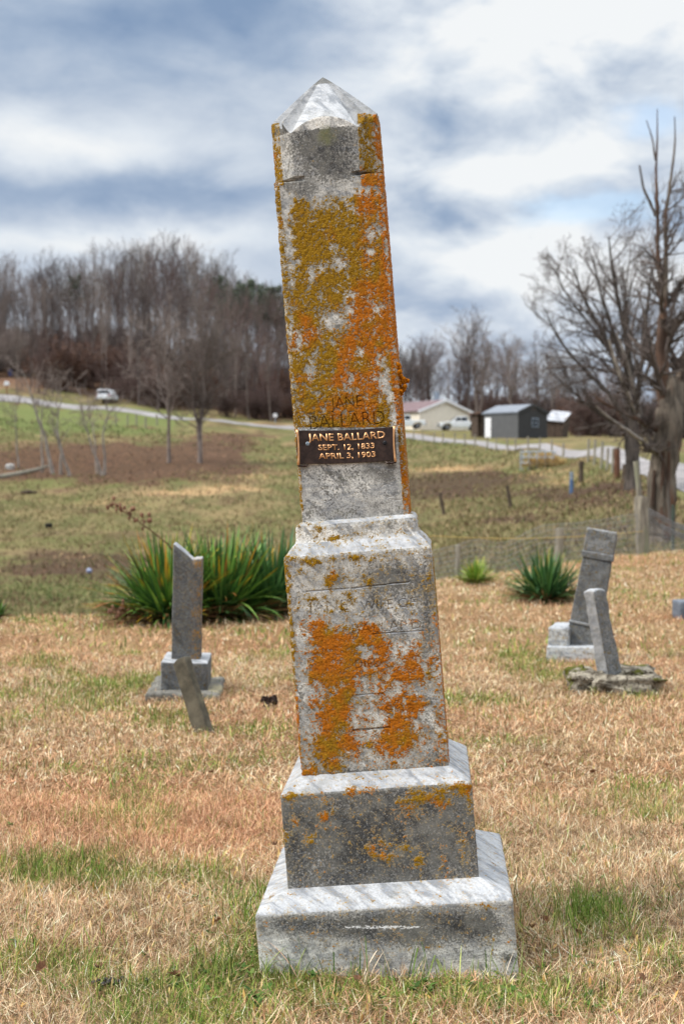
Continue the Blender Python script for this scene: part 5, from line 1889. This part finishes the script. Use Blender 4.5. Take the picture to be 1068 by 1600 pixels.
def sprout(pts, rad, n, t0, ang, length, k, up, wob, rs, rmin, rk=.6, angj=.25, shape=None, t1=1.0):
    """n children along every branch of a level"""
    B, K, _ = pts.shape
    t = t0 + (t1 - t0) * (np.arange(n)[None] + rs.rand(B, n)) / n
    f = np.clip(t * (K - 1), 0, K - 1.001)
    i = f.astype(int)
    fr = (f - i)[..., None]
    bi = np.arange(B)[:, None]
    o = pts[bi, i] * (1 - fr) + pts[bi, i + 1] * fr
    d = pts[bi, i + 1] - pts[bi, i]
    d /= np.linalg.norm(d, axis=2, keepdims=True) + 1e-9
    r = (rad[bi, i] * (1 - fr[..., 0]) + rad[bi, i + 1] * fr[..., 0])
    rv = rs.randn(B, n, 3)
    perp = rv - (rv * d).sum(2, keepdims=True) * d
    perp /= np.linalg.norm(perp, axis=2, keepdims=True) + 1e-9
    an = ang + angj * rs.randn(B, n)
    dr = d * np.cos(an)[..., None] + perp * np.sin(an)[..., None]
    pl = np.linalg.norm(np.diff(pts, axis=1), axis=2).sum(1)[:, None]
    L = length * pl * (.65 + .6 * rs.rand(B, n)) * (shape(t) if shape is not None else (1.15 - .6 * t))
    o, dr, L, r = o.reshape(-1, 3), dr.reshape(-1, 3), L.reshape(-1), r.reshape(-1)
    out = np.empty((len(o), k, 3))
    out[:, 0] = o
    cur = dr
    for s in range(1, k):
        cur = cur + wob * rs.randn(len(o), 3) + np.array([0, 0, up])
        cur /= np.linalg.norm(cur, axis=1, keepdims=True)
        out[:, s] = out[:, s - 1] + cur * (L / (k - 1))[:, None]
    r0 = np.maximum(r * rk, rmin)
    rr = r0[:, None] * np.linspace(1, .35, k)[None]
    return out, np.maximum(rr, rmin * .6)


def trunk_line(H, r0, k, wob, rs, lean=(0, 0)):
    p = np.zeros((1, k, 3))
    z = np.linspace(0, H, k)
    p[0, :, 2] = z
    p[0, 1:, 0] = np.cumsum(rs.randn(k - 1) * wob) + lean[0] * z[1:]
    p[0, 1:, 1] = np.cumsum(rs.randn(k - 1) * wob) + lean[1] * z[1:]
    r = r0 * (1 - .88 * (z / H) ** 1.1)
    r[0] *= 1.35
    p[0, 0, 2] = -.5
    return p, r[None]


def bark(name, c1, c2, c3=None, per=.2, scale=7):
    return simple_mat(name, c1, c2, scale, .95, 0, .1, (1, 1, .22), .6, .02, c3, per)


B_GREY = bark("grey_bark", lin(144, 132, 125), lin(102, 92, 87), per=.3)
B_BROWN = bark("brown_bark", lin(112, 102, 98), lin(82, 73, 71), per=.3)
B_RED = bark("reddish_twigs", lin(114, 96, 91), lin(84, 69, 65), per=.3)
B_PALE = bark("pale_bark", lin(160, 152, 144), lin(118, 111, 104), per=.2)
B_OLD = bark("old_tree_bark", lin(118, 108, 97), lin(66, 60, 54), lin(112, 78, 60), 0, 6)
B_ROT = bark("split_heartwood", lin(102, 80, 68), lin(76, 62, 54), lin(104, 98, 92), 0, 5)
B_DARK = bark("dark_bark", lin(98, 90, 84), lin(64, 59, 55), per=.1)
B_TWIG = bark("dark_twigs", lin(108, 98, 93), lin(78, 71, 67), per=.1)


def forest_tree(seed, H, r0, t0, n1, spread, up, dens=(5, 4, 2), ang=.85):
    rs = np.random.RandomState(seed)
    lv = [trunk_line(H, r0 * 1.2, 9, H * .012, rs)]
    lv.append(sprout(*lv[0], n1, t0, ang, spread, 6, .16 + up, .14, rs, .04, .5, .2, lambda t: .5 + 1.1 * np.sin(np.clip((t - t0) / (1.02 - t0), 0, 1) * 2.4 + .5) ** 1.2 * .9, .97))
    lv.append(sprout(*lv[1], dens[0], .2, .75, .52, 5, .10, .16, rs, .024))
    lv.append(sprout(*lv[2], dens[1], .15, .7, .55, 4, .08, .18, rs, .017))
    lv.append(sprout(*lv[3], dens[2], .2, .6, .6, 3, .06, .2, rs, .0105))
    sd = [7, 4, 3, 3, 3]
    return merge([tube_batch(p_, r_, n) for (p_, r_), n in zip(lv, sd)])


FT = []
for s, (H, r0, t0, n1, sp, up, mt, ang) in enumerate([
        (16, .20, .42, 20, .22, .10, B_GREY, .7), (16, .17, .5, 18, .18, .12, B_GREY, .65), (16, .22, .3, 24, .26, .05, B_BROWN, .8), (16, .18, .45, 20, .20, .1, B_BROWN, .7),
        (16, .2, .25, 26, .26, .06, B_RED, .8), (16, .16, .55, 16, .17, .12, B_PALE, .6), (16, .19, .35, 22, .22, .08, B_BROWN, .75), (16, .21, .38, 20, .25, .08, B_GREY, .8)]):
    V, Q = forest_tree(100 + s, H, r0, t0, n1, sp, up, ang=ang)
    me = mesh_np("bare_tree", V, Q)
    me.materials.append(mt)
    FT.append(me)


def shrub_mesh(seed, H, n, mat, leaves=0):
    rs = np.random.RandomState(seed)
    k = 6
    p = np.zeros((n, k, 3))
    p[:, 0, :2] = rs.randn(n, 2) * H * .10
    d = np.stack([rs.randn(n) * .42, rs.randn(n) * .42, np.ones(n)], 1)
    L = H * (.6 + .5 * rs.rand(n))
    for s in range(1, k):
        d = d + rs.randn(n, 3) * .14
        d[:, 2] += .02
        d /= np.linalg.norm(d, axis=1, keepdims=True)
        p[:, s] = p[:, s - 1] + d * (L / (k - 1))[:, None]
    p[:, 0, 2] = -.3
    r = np.linspace(.04, .015, k)[None] * np.ones((n, 1))
    lv = [(p, r)]
    lv.append(sprout(*lv[0], 8, .2, .7, .45, 4, .06, .18, rs, .018))
    lv.append(sprout(*lv[1], 5, .15, .7, .55, 4, .05, .2, rs, .014))
    lv.append(sprout(*lv[2], 3, .2, .6, .6, 3, .03, .2, rs, .012))
    parts = [tube_batch(a, b, c) for (a, b), c in zip(lv, [4, 3, 3, 3])]
    if leaves:
        q = lv[3][0].reshape(-1, 3)
        q = q[rs.randint(0, len(q), leaves)] + rs.randn(leaves, 3) * .06
        u = rs.randn(leaves, 3)
        u /= np.linalg.norm(u, axis=1, keepdims=True)
        w = np.cross(u, rs.randn(leaves, 3))
        w /= np.linalg.norm(w, axis=1, keepdims=True)
        s = (.05 + .05 * rs.rand(leaves))[:, None]
        V = np.stack([q - u * s, q - w * s * .6, q + u * s, q + w * s * .6], 1).reshape(-1, 3)
        parts.append((V, np.arange(len(V)).reshape(-1, 4)))
    V, Q = merge(parts)
    me = mesh_np("bare_shrub", V, Q)
    me.materials.append(mat)
    return me


B_RUSTL = simple_mat("rust_leaves", lin(112, 84, 70), lin(88, 66, 56), 3, .9, per_obj=.2)
SHR = [shrub_mesh(1, 3.2, 26, B_RED), shrub_mesh(2, 3.2, 22, B_BROWN), shrub_mesh(3, 3.2, 20, B_RUSTL, 2600), shrub_mesh(4, 3.2, 26, B_GREY)]

rng = random.Random(14)
TOPX = [-200, 0, 60, 120, 180, 230, 300, 345, 380, 420, 470]
TOPY = [440, 424, 428, 420, 408, 396, 406, 424, 440, 452, 472]
HILL = "bare grey brown tree standing in the wood on the left hillside"


def place(me, name, px, d, H, H0, label, cat, group, sxy=None, rz=None):
    o = bpy.data.objects.new(name, me)
    COL.objects.link(o)
    o.location = at(px, d, -.1)
    k = H / H0
    w = (sxy or 1) * k * rng.uniform(.85, 1.15)
    o.scale = (w, w, k)
    o.rotation_euler = (rng.uniform(-.04, .04), rng.uniform(-.04, .04), rng.uniform(0, 6.28) if rz is None else rz)
    return tag(o, label, cat, group)


for row, (d0, n, frac) in enumerate([(188, 32, .58), (204, 34, .72), (222, 38, .86), (238, 42, 1.0), (252, 44, 1.0), (268, 38, .98)]):
    for i in range(n):
        px = -130 + 610 * (i + rng.random()) / n
        d = d0 + rng.uniform(-7, 7)
        q = at(px, d)
        by = proj(np.array([[q.x, q.y, q.z]]))[1][0]
        ty = np.interp(px, TOPX, TOPY) + rng.choice([-9, -4, 2, 8, 16, 26, 38])
        H = (by - ty) / F * d * frac * rng.uniform(.9, 1.03)
        H = max(7, min(24, H))
        if row == 0 and rng.random() < .35:
            continue
        place(FT[rng.choice([0, 1, 2, 2, 3, 3, 4, 5 if d > 235 else 6, 6, 7])], "bare_tree", px, d, H, 16, HILL, "tree", "trees of the wooded left hillside", .8)
for i in range(104):
    px = -110 + 600 * ((i % 52) + rng.random()) / 52
    d = (rng.uniform(183, 214) if px > 150 else rng.uniform(192, 214)) if i < 52 else rng.uniform(222, 280)
    place(SHR[rng.choice([0, 0, 1, 2, 2, 3, 0])], "bare_shrub", px, d, rng.uniform(2.6, 6.0), 3.2, "reddish brown leafless shrub in the undergrowth of the left hillside wood", "shrub", "undergrowth shrubs of the left wood")

TOPX2 = [590, 630, 660, 700, 735, 760, 800, 840, 900, 1000, 1150]
TOPY2 = [560, 558, 548, 545, 520, 540, 556, 550, 575, 590, 590]
for row, (d0, n) in enumerate([(212, 20), (228, 22), (244, 22)]):
    for i in range(n):
        px = 585 + 540 * (i + rng.random()) / n
        d = d0 + rng.uniform(-7, 7)
        q = at(px, d)
        by = proj(np.array([[q.x, q.y, q.z]]))[1][0]
        ty = np.interp(px, TOPX2, TOPY2) + rng.choice([-4, 0, 6, 16, 26, 34])
        H = max(5, (by - ty) / F * d * rng.uniform(.88, 1.02))
        place(FT[rng.choice([0, 2, 2, 3, 6, 7, 4, 4])], "bare_tree", px, d, H, 16, "bare tree in the line of trees behind the house and sheds", "tree", "trees behind the house and sheds", 1.25)
for px, ty in ((738, 512), (800, 545), (668, 548), (640, 560)):
    q = at(px, 206)
    by = proj(np.array([[q.x, q.y, q.z]]))[1][0]
    place(FT[2 if px != 800 else 7], "bare_tree", px, 206, (by - ty) / F * 206, 16, {738: "tallest bare tree behind the house, with a dark spreading crown", 800: "bare tree with a forked crown rising just behind the grey shed", 668: "bare tree rising over the left part of the mauve roof", 640: "bare tree close to the lichen covered pillar, above the half hidden truck"}[px], "tree", None, 1.3)
for i in range(46):
    px = 735 + 380 * (i + rng.random()) / 46
    d = rng.uniform(166, 205) if px > 885 else rng.uniform(212, 228)
    place(SHR[rng.choice([0, 0, 1, 2])], "bare_shrub", px, d, rng.uniform(3, 5.5), 3.2, "reddish brown thicket shrub behind the sheds and the road at the right", "shrub", "thicket behind the sheds")


# pines among the bare trees
def pine_mesh(seed, H, t0):
    rs = np.random.RandomState(seed)
    tr = trunk_line(H, .2, 8, .08, rs)
    l1 = sprout(*tr, 34, t0, 1.35, .17, 4, .05, .08, rs, .03, .4, .15, lambda t: 1.25 - .9 * (t - t0) / (1 - t0))
    l2 = sprout(*l1, 6, .25, .8, .45, 3, .06, .15, rs, .015)
    q = l2[0][:, 1:].reshape(-1, 3)
    n = len(q) * 7
    q = np.repeat(q, 7, 0) + rs.randn(n, 3) * .10
    u = rs.randn(n, 3) + np.array([0, 0, .4])
    u /= np.linalg.norm(u, axis=1, keepdims=True)
    w = np.cross(u, rs.randn(n, 3))
    w /= np.linalg.norm(w, axis=1, keepdims=True)
    s = (.14 + .1 * rs.rand(n))[:, None]
    V = np.stack([q - u * s, q - w * s * .22, q + u * s, q + w * s * .22], 1).reshape(-1, 3)
    return merge([tube_batch(*tr, 6), tube_batch(*l1, 4), tube_batch(*l2, 3)]), (V, np.arange(len(V)).reshape(-1, 4))


M_NEED = simple_mat("pine_needles", lin(96, 104, 86), lin(76, 86, 70), 3, .8, per_obj=.15)
pw_, pn_ = pine_mesh(7, 15, .62)
PT_, PN_ = mesh_np("trunk", *pw_), mesh_np("needles", *pn_)
PT_.materials.append(B_BROWN)
PN_.materials.append(M_NEED)
for px, d, ty, lab in ((122, 244, 432, "dark green pine crown poking out of the bare wood at the left"), (340, 232, 436, None), (372, 238, 448, None), (388, 234, 440, None), (402, 240, 446, None), (420, 236, 452, None), (432, 242, 450, None), (446, 238, 462, None)):
    q = at(px, d)
    by = proj(np.array([[q.x, q.y, q.z]]))[1][0]
    H = (by - ty) / F * d
    t = thing("pine_tree", lab or "dull green pine rising at the right end of the left hillside wood", "tree", q, (0, 0, rng.uniform(0, 6)), None if lab else "pines at the right end of the wood")
    t.scale = (H / 15, H / 15, H / 15)
    link("trunk", PT_, None, t)
    link("needles", PN_, None, t)


# single trees nearer by
def tree_from_limbs(name, label, limbs, mats, levels, seed, sides=(12, 8), base=None, extra_n=None):
    """limbs: list of (points, radii, material key); the rest grows from them"""
    rs = np.random.RandomState(seed)
    o = thing(name, label, "tree", base)
    b0 = Vector(base)
    allp = []
    for nm, pts, rad, mat in limbs:
        p_ = np.array([np.array(q) - np.array(b0) for q in pts], float)
        # resample smoothly
        k = max(14, len(p_) * 4)
        tt = np.linspace(0, len(p_) - 1, k)
        P2 = np.stack([np.interp(tt, np.arange(len(p_)), p_[:, c]) for c in range(3)], 1)
        kk = np.array([.25, .5, .25])
        for _ in range(3):
            P2[1:-1] = kk[0] * P2[:-2] + kk[1] * P2[1:-1] + kk[2] * P2[2:]
        R2 = np.interp(tt, np.arange(len(p_)), rad)
        P2[1:-1] += rs.randn(k - 2, 3) * R2[1:-1, None] * np.where(R2[1:-1, None] > .1, .025, .10)
        R2 = R2 * (1 + np.where(R2 > .1, .015, .07) * rs.randn(k))
        n = 14 if R2.max() > .15 else 8
        V, Q = tube_batch(P2[None], R2[None], n)
        if R2.max() > .15:
            nv = vnoise(V[:, 0] * 9 + 40, V[:, 1] * 9 + V[:, 2] * 1.5 + 40, seed, 3) - .5
            cx_ = np.repeat(P2, n, 0)
            V = cx_ + (V - cx_) * (1 + nv * .75)[:, None]
        link(nm, mesh_np(nm, V, Q), mat, o, True)
        ti = np.linspace(0, k - 1, 10)
        allp.append((np.stack([np.interp(ti, np.arange(k), P2[:, c]) for c in range(3)], 1), np.interp(ti, np.arange(k), R2), nm))
    src = [(p_, r_) for p_, r_, nm in allp if nm not in ("trunk", "dead_limb")] or [(p_, r_) for p_, r_, nm in allp]
    P0, R0 = np.stack([s_[0] for s_ in src]), np.stack([s_[1] for s_ in src])
    parts = []
    cur = (P0, R0)
    for n, t0, ang, ln, k, up, wob, rmin, sd in levels:
        cur = sprout(*cur, n, t0, ang, ln, k, up, wob, rs, rmin, t1=.62 if (name == 'dead_tree' and n == 11) else 1.0)
        parts.append(tube_batch(*cur, sd))
    V, Q = merge(parts)
    link("twigs", mesh_np("twigs", V, Q), mats[-1], o)
    return o


D = 31.0
k_ = D / F


def L(*pts, d=D):
    return [P(q[0], q[1], d + (q[3] if len(q) > 3 else 0)) for q in pts], [q[2] * d / F for q in pts]


bt = at(1033, D)
limbs = []
tp, tr_ = L((1027, 850, 29), (1030, 835, 25), (1033, 800, 23), (1032, 760, 21), (1038, 710, 21), (1044, 670, 22), (1046, 640, 19), (1045, 610, 14), (1042, 585, 9))
limbs.append(("trunk", tp, tr_, B_OLD))
tp, tr_ = L((1042, 650, 13), (1036, 605, 11), (1033, 560, 10), (1034, 520, 9), (1034, 480, 6), (1030, 430, 4.2), (1026, 390, 3.6), (1027, 340, 3), (1025, 300, 2.5), (1024, 260, 2), (1026, 220, 1.4), (1026, 170, .7))
limbs.append(("limb", tp, tr_, B_ROT))
tp, tr_ = L((1035, 500, 5, -.1), (1040, 440, 4), (1039, 390, 3.5), (1038, 340, 3), (1044, 300, 2.4), (1049, 265, 1.9), (1054, 220, 1.4), (1053, 182, .7))
limbs.append(("limb", tp, tr_, B_OLD))
tp, tr_ = L((1024, 338, 2.8), (1014, 315, 2.4), (1004, 295, 2), (998, 258, 1.2))
limbs.append(("dead_limb", tp, tr_, B_DARK))
tp, tr_ = L((1023, 250, 1.6), (1018, 215, 1.2), (1009, 188, .7))
limbs.append(("dead_limb", tp, tr_, B_DARK))
tp, tr_ = L((1048, 655, 15), (1058, 610, 13, .3), (1070, 570, 11, .5), (1090, 520, 9, .8), (1110, 460, 6, 1))
limbs.append(("limb", tp, tr_, B_OLD))
tp, tr_ = L((1040, 480, 3.5), (1052, 460, 3), (1066, 440, 2.4), (1085, 400, 1.5))
limbs.append(("limb", tp, tr_, B_DARK))
tp, tr_ = L((1036, 678, 5.5), (1012, 664, 3.6, -.3), (985, 650, 2.9, -.6), (955, 636, 2.3, -.9), (935, 625, 1.8, -1), (921, 612, 1, -1.1))
limbs.append(("limb", tp, tr_, B_ROT))
tp, tr_ = L((1030, 715, 5.5), (1012, 696, 3.6, -.4), (990, 680, 2.8, -.8), (965, 663, 2.2, -1.1), (945, 648, 1.7, -1.3), (930, 634, 1, -1.5))
limbs.append(("limb", tp, tr_, B_PALE))
tp, tr_ = L((1024, 708, 5.5), (1006, 672, 3.8, -.2), (996, 630, 3.2, -.4), (985, 590, 2.6, -.6), (976, 555, 2, -.7), (962, 520, 1, -.8))
limbs.append(("limb", tp, tr_, B_PALE))
tp, tr_ = L((1000, 660, 3.6, -.3), (978, 610, 3, -.6), (962, 570, 2.4, -.8), (950, 530, 1.4, -1))
limbs.append(("limb", tp, tr_, B_PALE))
tp, tr_ = L((1032, 580, 3), (1016, 545, 2.6, .3), (1008, 500, 2, .6), (995, 450, 1, .8))
limbs.append(("limb", tp, tr_, B_DARK))
big = tree_from_limbs("dead_tree", "big half dead tree with split reddish trunk and bare antler-like top, at the right edge", limbs, [B_TWIG],
                      [(11, .03, .75, .2, 7, .03, .12, .009, 5), (8, .15, .75, .6, 5, .03, .18, .0045, 4), (5, .2, .6, .55, 4, 0, .2, .004, 3)], 31, base=bt)
# hollow and stripped bark on the trunk
tk = [c for c in big.children if c.name.startswith("trunk")][0]
b = MB()
for pts, r in (([(1036, 706, 0), (1034, 740, 0), (1030, 775, 0), (1032, 820, 0)], 5.5), ([(1044, 690, 0), (1045, 730, 0), (1042, 770, 0), (1044, 812, 0)], 5), ([(1022, 735, 0), (1020, 760, 0), (1019, 790, 0)], 3.2)):
    b.tube([Vector(P(x, y, D - .27)) - bt for x, y, _ in pts], [r * k_ * q for q in np.linspace(.5, 1.0, len(pts))][::1], 8)
w_ = b.build("exposed_wood", B_ROT, tk, smooth=False, jitter=.02, rng=random.Random(3))

D2 = 54.0
bt2 = at(986, D2)
limbs = []
tp, tr_ = L((987, 772, 15), (987, 740, 11), (987, 700, 10.5), (986, 660, 10), (986, 640, 9.5), d=D2)
limbs.append(("trunk", tp, tr_, B_DARK))
for pts in ([(986, 655, 7), (972, 600, 6), (958, 560, 5), (935, 510, 4), (910, 465, 3), (895, 420, 1.5)], [(986, 650, 8), (987, 590, 7), (978, 530, 6), (965, 470, 4.6), (955, 420, 3), (950, 370, 1.4)],
            [(983, 665, 6), (955, 620, 5), (925, 590, 4), (895, 560, 3), (865, 520, 2), (850, 480, 1)], [(988, 645, 6.5), (1000, 590, 5.6), (1004, 530, 4.6), (1012, 470, 3.4), (1018, 410, 1.5)],
            [(984, 672, 5), (950, 655, 4), (915, 632, 3), (880, 600, 2.2), (848, 570, 1)], [(975, 590, 4), (945, 540, 3.2), (915, 500, 2.6), (880, 455, 1.6), (868, 420, .8)],
            [(990, 620, 5), (1020, 560, 4, 1), (1045, 500, 3, 2), (1065, 440, 2, 2.5)], [(984, 600, 4.5, -.5), (965, 545, 3.6, -1.2), (940, 470, 2.6, -1.8), (925, 400, 1.2, -2)],
            [(987, 640, 5, .5), (1000, 600, 4, 1.5), (985, 540, 3, 2.2), (975, 460, 2, 2.6), (985, 390, 1, 3)]):
    tp, tr_ = L(*pts, d=D2)
    limbs.append(("limb", tp, [q * .72 for q in tr_], B_DARK))
tree_from_limbs("bare_tree", "spreading bare tree with dark straight trunk just left of the big dead tree", limbs, [B_TWIG],
                [(12, .12, .75, .42, 6, .05, .12, .014, 4), (6, .15, .75, .52, 5, .03, .16, .009, 3), (5, .15, .7, .58, 4, .02, .2, .006, 3), (3, .2, .6, .6, 3, .0, .2, .0045, 3)], 32, base=bt2)


def lone_tree(name, label, px, d, H, r0, t0, n1, spread, mt, mt2, seed, lean=(0, 0), group=None, dens=(6, 5, 3), stems=1, rt=.012):
    rs = np.random.RandomState(seed)
    o = thing(name, label, "tree", at(px, d, -.05), group=group)
    lv0p, lv0r = [], []
    for s in range(stems):
        p_, r_ = trunk_line(H * (1 - .12 * s), r0 * (1 - .2 * s), 9, H * .014, rs, (lean[0] + (.0 if s == 0 else rs.uniform(-.16, .16)), lean[1]))
        lv0p.append(p_)
        lv0r.append(r_)
    lv = [(np.concatenate(lv0p), np.concatenate(lv0r))]
    link("trunk", mesh_np("trunk", *tube_batch(*lv[0], 8)), mt, o, True)
    lv.append(sprout(*lv[0], n1, t0, .8, spread, 6, .08, .14, rs, rt * 2.2, .5, .2, lambda t: .55 + .75 * np.sin(np.clip((t - t0) / (1.02 - t0), 0, 1) * 2.5 + .5), .97))
    lv.append(sprout(*lv[1], dens[0], .2, .75, .52, 5, .06, .16, rs, rt * 1.5))
    lv.append(sprout(*lv[2], dens[1], .15, .7, .55, 4, .05, .18, rs, rt * 1.2))
    if dens[2]:
        lv.append(sprout(*lv[3], dens[2], .2, .6, .6, 3, .03, .2, rs, rt))
    V, Q = merge([tube_batch(a, c, n) for (a, c), n in zip(lv[1:], (4, 3, 3, 3))])
    link("crown", mesh_np("crown", V, Q), mt2, o)
    return o


lone_tree("bare_tree", "slim bare tree with single grey trunk in the brown hollow, left of its forked neighbour", 265, 118, 9.8, .16, .33, 22, .36, B_GREY, B_GREY, 41)
lone_tree("bare_tree", "forked bare tree with full grey crown in the brown hollow", 312, 117.5, 10.4, .19, .30, 18, .36, B_GREY, B_GREY, 42, stems=3)
SAP = "thin pale bare sapling in the ravine at the left"
for px, d, H, r0, ln, sd in ((85, 111, 8.2, .16, -.28, 51), (66, 113, 7.2, .10, .02, 52), (96, 113, 7.8, .12, -.02, 53), (112, 110, 4.6, .13, -.28, 54), (162, 114, 5.2, .12, -.3, 55), (154, 116, 6, .09, -.12, 56), (163, 113, 6.6, .12, .06, 57), (30, 114, 5.6, .08, .05, 58)):
    lone_tree("sapling", SAP, px, d, H, r0, .55, 9, .26, B_PALE, B_GREY, sd, (ln, 0), "saplings in the left ravine", (5, 4, 0), 1, .011)
